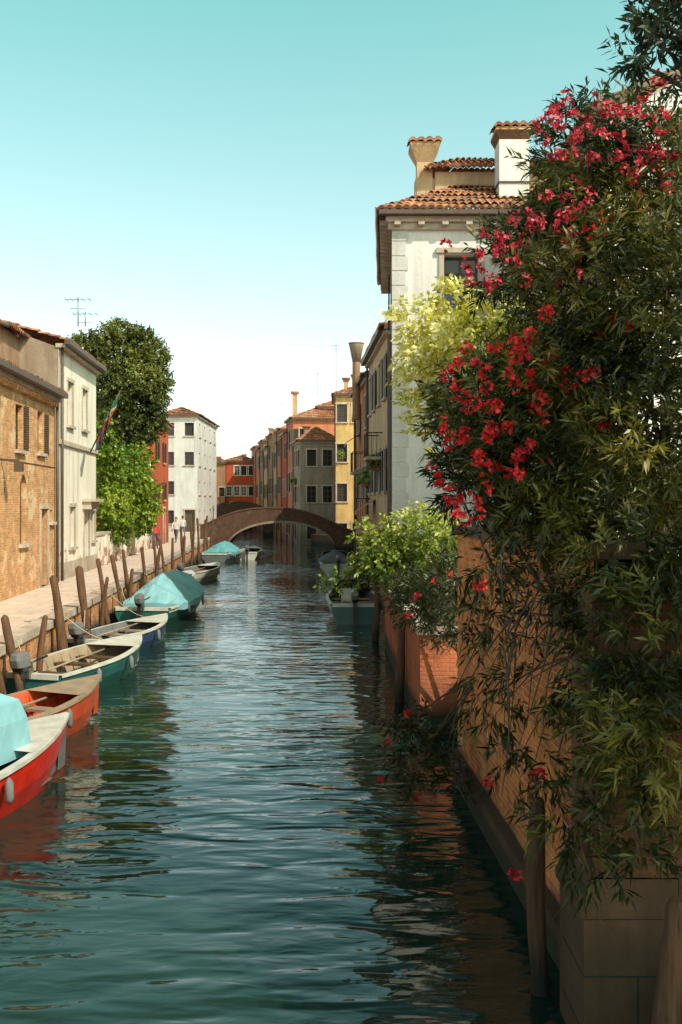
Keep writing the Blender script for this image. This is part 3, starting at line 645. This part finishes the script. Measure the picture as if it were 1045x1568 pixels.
    if cover:
        c0,c1=covrange; m=14
        prev=None
        for i in range(m+1):
            t=c0+(c1-c0)*i/m; w,z=st(t); y=L*t
            pk=peak*(.25+.75*math.sin(math.pi*(i/m)**.75)**.8) if 0<i<m else .05
            if i%4==2: pk*=.86
            sag=.03*math.sin(i*2.2)
            row=[]
            for j in range(9):
                v=j/4-1; hh=(1-abs(v)**1.25)*pk; 
                row.append((v*(w+.06),y,z+.05+hh+sag*(1-v*v)+.025*math.sin(j*3+i*2)))
            row=[(row[0][0]*1.0,y,z-.14+.03*math.sin(i*2))]+row+[(row[-1][0],y,z-.14+.03*math.cos(i*2))]
            if prev:
                for j in range(len(row)-1): b.face('canvas_cover',cover,[prev[j],prev[j+1],row[j+1],row[j]])
            prev=row
            if i in (0,m): b.face('canvas_cover',cover,row if i==0 else row[::-1])
    if screen:
        t=.6;w,z=st(t);y=L*t
        for sg in (1,-1):
            b.face('windscreen','glass_dark',[(0,y+.25,z+.06),(sg*w*.85,y,z+.06),(sg*w*.75,y-.2,z+.45),(0,y+.02,z+.48)])
            b.tube('windscreen_frame','metal_grey',[(0,y+.02,z+.49),(sg*w*.75,y-.2,z+.46),(sg*w*.85,y,z+.06)],.018,6)
        b.box('console','paint_white',-.35,.1,y-.35,y-.1,.1,z+.2); b.tube('steering','paint_black',[(-.28,y-.4,z+.22),(-.1,y-.42,z+.3),(.02,y-.4,z+.2)],.02,6)
    b.done()
boat('red_motor_boat',(-5.6,8.9),(-3.8,13.8),1.75,'paint_red',inside='paint_grey',h=.55,motor=True)
# canvas-covered helm on red boat
b=B('boat_canopy',(-4.42,12.1,.6),-.35)
pts=[(-.5,-.6),(.42,-.6),(.4,.5),(-.45,.5)]; 
for z0_,z1_,s0,s1 in ((0,.45,1,.95),(.45,.68,.95,.8),(.68,.78,.8,.4)):
    for k in range(4):
        p,q=pts[k],pts[(k+1)%4]
        for j in range(5):
            u0,u1=j/5,(j+1)/5
            def W_(u,s_,z_):
                o_=1+.03*math.sin(u*19+z_*6+k); return ((p[0]+(q[0]-p[0])*u)*s_*o_,(p[1]+(q[1]-p[1])*u)*s_*o_,z_-.02*math.sin(u*math.pi))
            b.face('canvas','canvas_blue',[W_(u0,s0,z0_),W_(u1,s0,z0_),W_(u1,s1,z1_),W_(u0,s1,z1_)])
b.face('canvas','canvas_blue',[(p[0]*.4,p[1]*.4,.78) for p in pts])
b.face('window','paint_grey',[(-.28,-.645,.12),(.28,-.645,.12),(.22,-.62,.45),(-.22,-.62,.45)]); b.done()
boat('orange_boat',(-5.75,13.7),(-4.2,17.3),1.45,'paint_orange',rim='deck_cream',inside='paint_orange',h=.5,motor=True,motormat='canvas_grey')
boat('teal_boat',(-5.85,18.6),(-4.65,23.0),1.6,'paint_teal',inside='deck_cream',h=.5,motormat='canvas_grey')
boat('blue_boat',(-6.15,23.7),(-4.85,27.6),1.5,'paint_blue',inside='paint_grey',h=.45,motormat='canvas_grey')
boat('covered_boat',(-6.0,30.0),(-5.4,36.6),2.0,'paint_teal',h=.55,cover='canvas_blue',peak=.85,motormat='canvas_grey',stripe='paint_white')
boat('white_boat',(-7.4,46.5),(-6.3,51),1.6,'paint_white',h=.5,inside='paint_grey'); boat('dark_boat',(-7.6,42),(-6.9,45.8),1.4,'paint_black',h=.45)
boat('covered_boat',(-8.0,63),(-7.5,68.5),2.0,'paint_grey',h=.55,cover='canvas_teal',peak=.6,motor=False); boat('white_boat',(-6.2,66),(-6.1,70.5),1.5,'paint_white')
boat('teal_boat',(.42,30.6),(.3,35.6),1.7,'paint_teal',h=.6,screen=True,stripe='paint_white',inside='paint_grey')
boat('white_boat',(-.15,51),(-.5,56.3),1.8,'paint_white',h=.6,cover='canvas_grey',covrange=(.3,.9),peak=.5,screen=True)
boat('white_boat',(-2.2,92),(-2.6,96),1.6,'paint_white',motor=False,cover='canvas_teal'); boat('dark_boat',(-7.5,122),(-8,127),1.6,'paint_grey',motor=False)
def rope(a,c,sag=.25):
    b=B('mooring_rope'); a=Vector(a);c=Vector(c); b.tube('rope','rope',[a.lerp(c,i/8)-Vector((0,0,sag*math.sin(math.pi*i/8))) for i in range(9)],.012,5); b.done()
for y,bx,by in ((22.3,-4.65,22.9),(18.3,-5.7,18.7),(28.3,-4.9,27.5),(30.6,-6.3,30.2),(36,-5.45,36.4),(15.5,-5.7,13.8),(24.8,-6.2,23.9)):
    rope((xl(y)+.3,y,1.2),(bx,by,.55))

# ------------------------------------------------------------------ foliage
def rand_unit(n):
    v=rng.normal(size=(n,3)); return v/np.linalg.norm(v,axis=1)[:,None]
def leaves(parent,part,O,D,slen,nl,ll,lw,cols,mat='leaf',spread=1.0,droop=0.0,fold=.25,colr=None):
    n=len(O); T=np.tile(np.linspace(.05,1,nl),(n,1))+rng.uniform(-.05,.05,(n,nl))
    base=O[:,None,:]+D[:,None,:]*(slen*T)[:,:,None]
    R=rand_unit(n*nl).reshape(n,nl,3); R-= (R*D[:,None,:]).sum(2,keepdims=True)*D[:,None,:]; R/=np.linalg.norm(R,axis=2,keepdims=True)+1e-6
    d=D[:,None,:]*.7+R*spread; d[:,:,2]-=droop; d/=np.linalg.norm(d,axis=2,keepdims=True)
    side=np.cross(d,R+rand_unit(n*nl).reshape(n,nl,3)*.5); side/=np.linalg.norm(side,axis=2,keepdims=True)+1e-6
    up=np.cross(side,d)
    L=(ll*rng.uniform(.65,1.2,(n,nl)))[:,:,None]; Wd=(lw*rng.uniform(.8,1.2,(n,nl)))[:,:,None]/2
    v0=base; v2=base+d*L+np.array([0,0,-.12])*L; m_=base+d*L*.45
    v1=m_+side*Wd+up*Wd*fold; v3=m_-side*Wd+up*Wd*fold
    V=np.stack([v0,v1,v2,v3],axis=2).reshape(-1,3)
    nf=n*nl; me=bpy.data.meshes.new(part)
    me.vertices.add(nf*4); me.vertices.foreach_set('co',V.astype(np.float32).ravel())
    me.loops.add(nf*4); me.loops.foreach_set('vertex_index',np.arange(nf*4,dtype=np.int32))
    me.polygons.add(nf); me.polygons.foreach_set('loop_start',np.arange(0,nf*4,4,dtype=np.int32)); me.polygons.foreach_set('loop_total',np.full(nf,4,dtype=np.int32))
    cols=np.array(cols)
    if colr is None: colr=rng.random(n)
    k=np.clip(colr[:,None]+rng.normal(0,.18,(n,nl)),0,.999)*(len(cols)-1); i0=k.astype(int); fr=(k-i0)[:,:,None]
    C=(cols[i0]*(1-fr)+cols[np.minimum(i0+1,len(cols)-1)]*fr).reshape(-1,3); C=np.repeat(C,4,axis=0); C=np.concatenate([C,np.ones((len(C),1))],1)
    at_=me.attributes.new('tint','FLOAT_COLOR','POINT'); at_.data.foreach_set('color',C.astype(np.float32).ravel())
    me.materials.append(MATS[mat]); me.update(calc_edges=True); me.validate()
    o=bpy.data.objects.new(part,me); scene.collection.objects.link(o); o.parent=parent; return o
def blobpts(blobs,dens,inner=.45):
    Os=[];Ds=[]
    for bl in blobs:
        c=np.array(bl[:3]);r=np.array(bl[3:6]);mu=bl[6] if len(bl)>6 else 1
        area=4*math.pi*((r[0]*r[1])**1.6/3+(r[0]*r[2])**1.6/3+(r[1]*r[2])**1.6/3)**(1/1.6)
        n=max(6,int(area*dens*mu)); u=rand_unit(n)
        ph=rng.uniform(0,6.28,6)
        lump=1+.16*np.sin(4*u[:,0]+ph[0])*np.sin(5*u[:,2]+ph[1])+.14*np.sin(9*u[:,1]+ph[2])*np.sin(8*u[:,2]+ph[3])
        rad=(inner+(1-inner)*rng.random(n)**.6)*lump
        far=rng.random(n)<.07; rad=np.where(far,rad*1.22,rad)
        Os.append(c+u*r*rad[:,None]); d=u/r; d/=np.linalg.norm(d,axis=1)[:,None]; Ds.append(d)
    O=np.concatenate(Os);D=np.concatenate(Ds); D=D+rand_unit(len(D))*.55+np.array([0,0,.25]); D/=np.linalg.norm(D,axis=1)[:,None]
    return O,D
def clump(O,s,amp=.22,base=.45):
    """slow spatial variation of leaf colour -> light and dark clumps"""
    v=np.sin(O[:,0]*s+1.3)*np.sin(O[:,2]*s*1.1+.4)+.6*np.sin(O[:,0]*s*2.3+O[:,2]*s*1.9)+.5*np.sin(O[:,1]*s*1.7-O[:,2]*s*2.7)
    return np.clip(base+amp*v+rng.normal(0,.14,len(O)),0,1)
def pb(px,py,d,rpx,rpz,mu=1,dep=None):
    p=at(px,py,d); return (p.x,p.y,p.z,rpx*d/F,(dep or (rpx+rpz)/2*d/F),rpz*d/F,mu)
def branches(parentname_b,root,ends,r=.05,mat='bark'):
    root=Vector(root)
    for e in ends:
        e=Vector(e); mid=root.lerp(e,.5)+Vector((random.uniform(-.2,.2),random.uniform(-.2,.2),.15*(e-root).length))
        pts=[]; 
        for i in range(9):
            t=i/8; pts.append(root*(1-t)**2+mid*2*t*(1-t)+e*t*t)
        parentname_b.tube('branches',mat,pts,[r*(1-.85*i/8) for i in range(9)],6)
G_ol=[(.014,.022,.006),(.042,.056,.011),(.12,.125,.022),(.3,.26,.055)]  # brightest tone paints sun highlights into the leaves
# oleander
ol=B('oleander_bush')
B1=[pb(900,235,8,62,62),pb(965,215,8.3,60,55),pb(1015,290,7.8,75,80),pb(930,330,8,95,80),pb(840,370,8.4,65,50),pb(785,400,8.4,50,45),pb(905,440,7.6,110,80),pb(1015,470,7.2,80,120),
 pb(885,560,7.6,100,85),pb(790,610,8,95,75),pb(735,650,8.1,60,75),pb(725,735,8.1,50,48),pb(840,700,7.7,110,95),pb(985,680,7.2,100,120),pb(970,850,7,105,110),pb(850,780,7.6,90,55),
 pb(1000,990,6.5,80,120),pb(935,950,7.0,50,70,.8),pb(1005,1130,6.2,75,100),pb(965,1240,6.3,55,55,.7),pb(925,1090,6.5,35,80,.5)]
O,D=blobpts(B1,92); nO=len(O)
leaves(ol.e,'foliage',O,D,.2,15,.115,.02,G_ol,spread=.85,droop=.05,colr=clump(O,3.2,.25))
B2=[pb(750,865,8.6,50,25,.6),pb(745,940,8.8,38,45,.4),pb(800,1050,8.3,65,50,.24),pb(745,1080,8.6,35,40,.32),pb(800,1150,8.0,60,50,.24),pb(875,1260,6.6,35,45,.7),pb(850,1180,7.6,30,50,.35),pb(895,1040,7.1,30,90,.4),pb(830,940,8,40,50,.22),pb(900,1310,6.2,50,18,.5),pb(980,1310,6.1,50,18,.5)]
O,D=blobpts(B2,75,.1); D[:,2]-=.7; D/=np.linalg.norm(D,axis=1)[:,None]
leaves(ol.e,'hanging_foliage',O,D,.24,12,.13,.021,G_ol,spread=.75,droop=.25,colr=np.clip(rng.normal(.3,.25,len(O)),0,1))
random.seed(2)
branches(ol,(2.6,8.2,.9),[x[:3] for x in B1],.05); branches(ol,(2.0,7.4,2.6),[x[:3] for x in B2],.018)
for k in range(26):
    a=at(random.uniform(760,900),random.uniform(820,1000),random.uniform(7.2,8.4)); c=a+Vector((random.uniform(-.5,.1),random.uniform(-.3,.3),random.uniform(-1.2,-.4)))
    mid=a.lerp(c,.5)+Vector((random.uniform(-.15,.15),0,random.uniform(0,.2)))
    ol.tube('twigs','bark',[a*(1-t)**2+mid*2*t*(1-t)+c*t*t for t in (0,.2,.4,.6,.8,1)],[.009,.008,.007,.005,.004,.003],5)
def flowers(parent,part,pts,per,cl,cols,size=.05):
    O=[];Dd=[]
    for p in pts:
        for _ in range(per):
            u=rand_unit(1)[0]; u[1]=-abs(u[1])*1.0; O.append(np.array(p)+u*cl*random.uniform(.3,1)); Dd.append(u/np.linalg.norm(u))
    O=np.array(O);Dd=np.array(Dd)
    leaves(parent,part,O,Dd,.006,6,size,size*.75,cols,mat='petal',spread=1.3,fold=.3)
RED=[(.4,.006,.012),(.68,.015,.02),(.78,.05,.06)]; PINK=[(.4,.012,.035),(.64,.04,.09),(.7,.12,.16)]
def jitter(l,n,s=12):
    return l+[(x+random.uniform(-s,s)*2,y+random.uniform(-s,s)*2) for x,y in l for _ in range(n)]
fp=jitter([(795,525),(815,520),(680,575),(720,625),(780,575),(800,545),(780,655),(735,715),(760,718),(815,680),(885,640),(905,570),(665,720),(670,745),(900,355),(940,490),(735,785),(835,480),(745,570),(700,590),(830,640),(675,650),(690,765),(730,560),(690,680),(710,670),(850,545),(760,620),(870,590),(725,700),(790,700)],2,18)
P3=[tuple(at(x,y,random.uniform(6.95,7.4) if x>700 else 7.6)) for x,y in fp if x>660]
flowers(ol.e,'red_flowers',P3,5,.05,RED,.038)
fp=jitter([(875,180),(845,190),(945,240),(990,185),(1000,230),(900,245),(930,175),(745,355),(740,410),(715,405),(960,175),(880,210),(870,150),(920,210),(1030,240),(1020,270),(960,260),(850,240),(900,300),(810,330),(985,150),(1040,200),(840,300),(800,370),(880,420),(770,360),(860,330),(980,300),(940,330),(760,430),(830,400),(870,360)],2,16)
P3=[tuple(at(x,y,random.uniform(7.3,7.6))) for x,y in fp]
flowers(ol.e,'pink_flowers',P3,6,.055,PINK,.036)
flowers(ol.e,'low_flowers',[tuple(at(x,y,7.2)) for x,y in ((790,1335),(750,1195),(825,1185),(735,895),(895,940))],7,.04,RED,.04)
ol.done()
# golden climbing plant
cl=B('golden_climber')
Y=[(.25,.27,.03),(.55,.52,.08),(.82,.75,.24),(.9,.87,.5)]
B3=[pb(640,490,10.5,34,20),pb(700,465,10.5,35,24),pb(680,520,10.3,55,32),pb(640,545,10.5,28,32),pb(760,490,10,50,35),pb(730,530,9.8,60,35),pb(655,600,10.3,28,40,.6),pb(635,580,10.5,18,40,.6),pb(830,520,9,40,40,.8),pb(650,650,10.3,12,45,.4)]
O,D=blobpts(B3,80,.2)
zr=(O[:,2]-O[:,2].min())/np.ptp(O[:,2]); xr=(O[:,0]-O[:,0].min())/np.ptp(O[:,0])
leaves(cl.e,'foliage',O,D,.16,10,.085,.045,Y,spread=1.0,colr=np.clip(.72-.8*xr+.15*zr+(clump(O,4,.25,0)-.1)+rng.normal(0,.15,len(O)),0,1))  # leaf colour paints yellow-white highlights, brightest to the left and top
branches(cl,(2.4,10.5,1.0),[x[:3] for x in B3],.03); cl.done()
# shrub on terrace, sunlit top painted into the leaf colour
sb=B('terrace_shrub')
GB=[(.05,.09,.012),(.13,.2,.025),(.3,.36,.055),(.52,.52,.14)]
B4=[pb(640,815,21,55,32),pb(590,845,21,40,30),pb(565,875,21,35,16,.8),pb(680,840,20,30,50),pb(620,870,20.5,50,25),pb(520,892,21,28,8,.5),pb(560,815,21.5,22,12,.5)]
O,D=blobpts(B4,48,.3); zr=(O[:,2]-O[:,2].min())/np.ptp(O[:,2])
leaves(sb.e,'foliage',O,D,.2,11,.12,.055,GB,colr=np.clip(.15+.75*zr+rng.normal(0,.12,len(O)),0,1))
branches(sb,(2.0,20.5,1.55),[x[:3] for x in B4],.04); sb.done()
sb=B('oleander_bush')
B5=[pb(650,915,15.5,45,35),pb(680,950,15,30,40,.7),pb(620,920,16,25,25,.5),pb(690,890,14.5,30,40,.7)]
O,D=blobpts(B5,70,.2); leaves(sb.e,'foliage',O,D,.24,12,.13,.026,G_ol[:3],colr=np.clip(rng.normal(.3,.2,len(O)),0,1))
branches(sb,(2.2,15.5,1),[x[:3] for x in B5],.03)
flowers(sb.e,'flowers',[tuple(at(x,y,14.5)) for x,y in ((640,915),(628,940),(665,890),(690,880))],5,.07,RED,.05); sb.done()
sb=B('hanging_oleander_branch')
B6=[pb(625,1120,12.3,30,28,.8),pb(640,1170,11.8,45,25,.7),pb(690,1195,11.3,25,20,.5),pb(655,1140,12,40,40,.4)]
O,D=blobpts(B6,45,.1); D[:,2]-=.3; D/=np.linalg.norm(D,axis=1)[:,None]
leaves(sb.e,'foliage',O,D,.22,12,.13,.026,G_ol[:3],colr=np.clip(rng.normal(.25,.2,len(O)),0,1)); branches(sb,(1.65,12.3,1.5),[x[:3] for x in B6],.02)
flowers(sb.e,'flowers',[tuple(at(x,y,11.6)) for x,y in ((583,1192),(640,1220),(592,1135),(625,1090))],5,.04,RED,.04); sb.done()
# overhanging tree top right
tr=B('overhanging_tree')
B7=[pb(1000,55,5.6,35,40,.8),pb(1035,30,5.6,45,45),pb(970,95,5.6,20,12,.5),pb(1035,115,5.6,25,18,.5),pb(985,15,5.6,25,16,.6),pb(1120,20,5.6,90,110),pb(1250,60,5.8,120,150)]
O,D=blobpts(B7,95,.2); leaves(tr.e,'foliage',O,D,.13,12,.085,.022,[(.012,.02,.012),(.03,.045,.02),(.05,.07,.035)],colr=rng.random(len(O)))
B7b=[(3.9,5.4,4.2,1.1,1.0,1.2),(4.7,4.6,5.0,1.3,1.3,1.4),(4.6,3.6,4.2,1.2,1.2,1.3),(3.6,4.4,3.1,.9,.9,.9)]  # added crown out of view, placed to shade gate pier and lower bush
O,D=blobpts(B7b,50,.2); leaves(tr.e,'shade_crown',O,D,.2,12,.14,.06,[(.012,.02,.012),(.03,.045,.02),(.05,.07,.035)],colr=rng.random(len(O)))
tr.tube('trunk','bark',[(4.2,6.5,.9),(4.0,6.2,2.8),(3.4,6.0,4.6),(2.7,5.8,6.2)],[.18,.15,.11,.06],10); branches(tr,(2.8,5.9,5.6),[x[:3] for x in B7],.04);branches(tr,(4.0,6.2,2.8),[x[:3] for x in B7b],.06); tr.done()
# dark shrub mass behind oleander (garden)
gs=B('garden_shrub')
B8=[(2.9,9.5,2.6,1.0,1.5,1.5),(3.4,9,4.6,1.2,1.5,1.4),(2.6,11.8,2.9,.9,1.4,1.2)]
O,D=blobpts(B8,30,.6); leaves(gs.e,'foliage',O,D,.26,13,.16,.04,G_ol[:3],colr=rng.random(len(O))); branches(gs,(3,9.5,.9),[x[:3] for x in B8],.06); gs.done()
# big tree left
tr=B('broadleaf_tree')
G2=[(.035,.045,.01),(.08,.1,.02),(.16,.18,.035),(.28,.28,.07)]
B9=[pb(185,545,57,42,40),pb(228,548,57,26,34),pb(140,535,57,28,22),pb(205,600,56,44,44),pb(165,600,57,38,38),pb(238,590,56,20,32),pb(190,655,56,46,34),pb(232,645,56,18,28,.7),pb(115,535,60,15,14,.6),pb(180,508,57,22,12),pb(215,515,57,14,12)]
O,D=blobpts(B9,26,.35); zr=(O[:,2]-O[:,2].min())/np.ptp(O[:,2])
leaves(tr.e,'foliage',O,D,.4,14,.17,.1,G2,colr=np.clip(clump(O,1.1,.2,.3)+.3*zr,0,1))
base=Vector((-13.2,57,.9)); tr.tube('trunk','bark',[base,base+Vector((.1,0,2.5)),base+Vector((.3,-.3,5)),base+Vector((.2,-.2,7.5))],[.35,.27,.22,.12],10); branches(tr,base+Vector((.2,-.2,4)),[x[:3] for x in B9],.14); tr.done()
# ivy
iv=B('ivy_shrub')
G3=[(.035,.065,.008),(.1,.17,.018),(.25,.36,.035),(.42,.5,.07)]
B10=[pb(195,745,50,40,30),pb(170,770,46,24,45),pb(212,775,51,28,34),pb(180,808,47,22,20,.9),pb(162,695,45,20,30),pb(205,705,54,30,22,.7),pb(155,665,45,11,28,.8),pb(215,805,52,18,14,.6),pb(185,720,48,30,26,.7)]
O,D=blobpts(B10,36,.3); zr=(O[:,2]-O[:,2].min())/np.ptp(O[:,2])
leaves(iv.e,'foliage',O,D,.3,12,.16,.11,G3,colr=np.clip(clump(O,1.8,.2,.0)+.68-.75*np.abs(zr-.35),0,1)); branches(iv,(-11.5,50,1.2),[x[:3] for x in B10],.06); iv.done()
# small planters on windows
for px,py,d in ((575,715,41),(560,740,46),(523,700,83),(450,740,93)):
    pl=B('window_planter',at(px,py,d)); pl.box('trough','roof_tile',-.15,.15,-.4,.4,-.15,.05)
    O,D=blobpts([(0,0,.2,.25,.5,.25)],60,.2); leaves(pl.e,'foliage',O,D,.15,9,.12,.06,G3); pl.done()

# ------------------------------------------------------------------ people
def personmat(name,skin,shirt,trous):
    m,nt,b=newmat(name); tc=N(nt,'ShaderNodeTexCoord'); sp=N(nt,'ShaderNodeSeparateXYZ'); nt.links.new(tc.outputs['Object'],sp.inputs[0])
    dv=N(nt,'ShaderNodeMath',operation='DIVIDE'); nt.links.new(sp.outputs[2],dv.inputs[0]); dv.inputs[1].default_value=2
    c=ramp(nt,dv.outputs[0],[(0,(.03,.025,.02)),(.045,trous),(.47,shirt),(.72,skin)]); 
    c.node.color_ramp.interpolation='CONSTANT'; nt.links.new(c,b.inputs['Base Color']); b.inputs['Roughness'].default_value=.8
def person(pos,rz,shirt,trous,phase=1):
    nm_='clothes_%d'%len(MATS); personmat(nm_,(.5,.3,.2),shirt,trous)
    e=empty('person',pos,rz)
    s=.22*phase
    V=[(0,0,.95),(0,0,1.15),(0,0,1.38),(0,0,1.5),(0,.01,1.62),(0,.01,1.72),(.1,0,.9),(.11,s,.5),(.11,s*1.1-.12*abs(phase),.08),(.11,s*1.1+.1,.03),(-.1,0,.9),(-.11,-s*.6,.5),(-.11,-s*1.6,.1),(-.11,-s*1.6+.18,.03),
       (.19,0,1.4),(.25,-s*.5,1.13),(.25,-s*.3+.1,.88),(.25,-s*.3+.13,.8),(-.19,0,1.4),(-.25,s*.5,1.13),(-.25,s*.6+.1,.9),(-.25,s*.6+.13,.82)]
    E=[(0,1),(1,2),(2,3),(3,4),(4,5),(0,6),(6,7),(7,8),(8,9),(0,10),(10,11),(11,12),(12,13),(2,14),(14,15),(15,16),(16,17),(2,18),(18,19),(19,20),(20,21)]
    R=[.15,.13,.15,.055,.1,.085,.095,.065,.045,.04,.095,.065,.045,.04,.06,.045,.033,.035,.06,.045,.033,.035]
    me=bpy.data.meshes.new('body'); me.from_pydata(V,E,[]); me.materials.append(MATS[nm_]); o=bpy.data.objects.new('body',me); scene.collection.objects.link(o); o.parent=e
    md=o.modifiers.new('skin','SKIN')
    if len(me.skin_vertices)==0:
        bpy.context.view_layer.objects.active=o
        with bpy.context.temp_override(object=o,active_object=o): bpy.ops.mesh.customdata_skin_add()
    sv=me.skin_vertices[0].data
    for i,r in enumerate(R): sv[i].radius=(r,r*.8 if i in (0,1,2) else r)
    sv[0].use_root=True
    sd=o.modifiers.new('sub','SUBSURF'); sd.levels=1; sd.render_levels=2
    b=B.__new__(B); b.e=e; b.parts={}
    b.tube('hair','frame_dark',[(0,-.025,1.6),(0,-.02,1.7),(0,0,1.77),(0,.0,1.8)],[.07,.105,.09,.03],10); b.tube('nose','rope',[(0,.105,1.66),(0,.125,1.63)],[.008,.014],6); b.done()
ppl=[((-11.2,60,1),.1,(.5,.05,.04),(.05,.06,.1),1),((-11.6,70,1),3.0,(.6,.6,.58),(.1,.1,.12),-1),((-12.4,78,1),.3,(.5,.5,.5),(.1,.1,.15),-1)]
for a in ppl:
    try: person(*a)
    except Exception as ex: print('person fail',ex)

# ------------------------------------------------------------------ light, sky, camera
az=math.radians(48); el=math.radians(44)
sdir=Vector((math.sin(az)*math.cos(el),-math.cos(az)*math.cos(el),math.sin(el)))
sl=bpy.data.lights.new('sun','SUN'); sl.energy=5; sl.angle=math.radians(.5); sl.color=(1,.9,.74)
so=bpy.data.objects.new('sun',sl); scene.collection.objects.link(so); so.rotation_euler=sdir.to_track_quat('Z','Y').to_euler()
w=bpy.data.worlds.new('World'); scene.world=w; w.use_nodes=True; nt=w.node_tree; bg=nt.nodes['Background']
sky=nt.nodes.new('ShaderNodeTexSky'); sky.sky_type='NISHITA'; sky.sun_disc=False; sky.sun_elevation=el; sky.sun_rotation=math.atan2(sdir.x,sdir.y)
sky.air_density=1.0; sky.dust_density=2.5; sky.ozone_density=.6
tc=N(nt,'ShaderNodeTexCoord'); sp=N(nt,'ShaderNodeSeparateXYZ'); nt.links.new(tc.outputs['Generated'],sp.inputs[0])
K=5.0
hz=ramp(nt,sp.outputs[2],[(0,[x/K for x in (3.2,2.75,2.7)]),(.1,[x/K for x in (2.95,2.6,2.2)]),(.25,[x/K for x in (2.5,2.6,1.85)]),(.45,[x/K for x in (1.75,2.8,1.72)]),(.6,[x/K for x in (.7,1.0,.65)]),(1,[x/K for x in (.5,.5,.4)])])
hz=mix(nt,1,hz,(K,K,K),'MULTIPLY')
nt.links.new(mix(nt,1,sky.outputs[0],hz,'MULTIPLY'),bg.inputs['Color']); bg.inputs['Strength'].default_value=.13
cam=bpy.data.cameras.new('camera'); co=bpy.data.objects.new('camera',cam); scene.collection.objects.link(co); scene.camera=co
co.location=(0,0,H); co.rotation_euler=(math.pi/2,0,0); cam.sensor_fit='VERTICAL'; cam.sensor_height=36; cam.sensor_width=24; cam.lens=35; cam.shift_y=-12/1568; cam.clip_end=4000; cam.clip_start=.1
scene.view_settings.view_transform='Standard'; scene.view_settings.look='None'; scene.view_settings.exposure=0
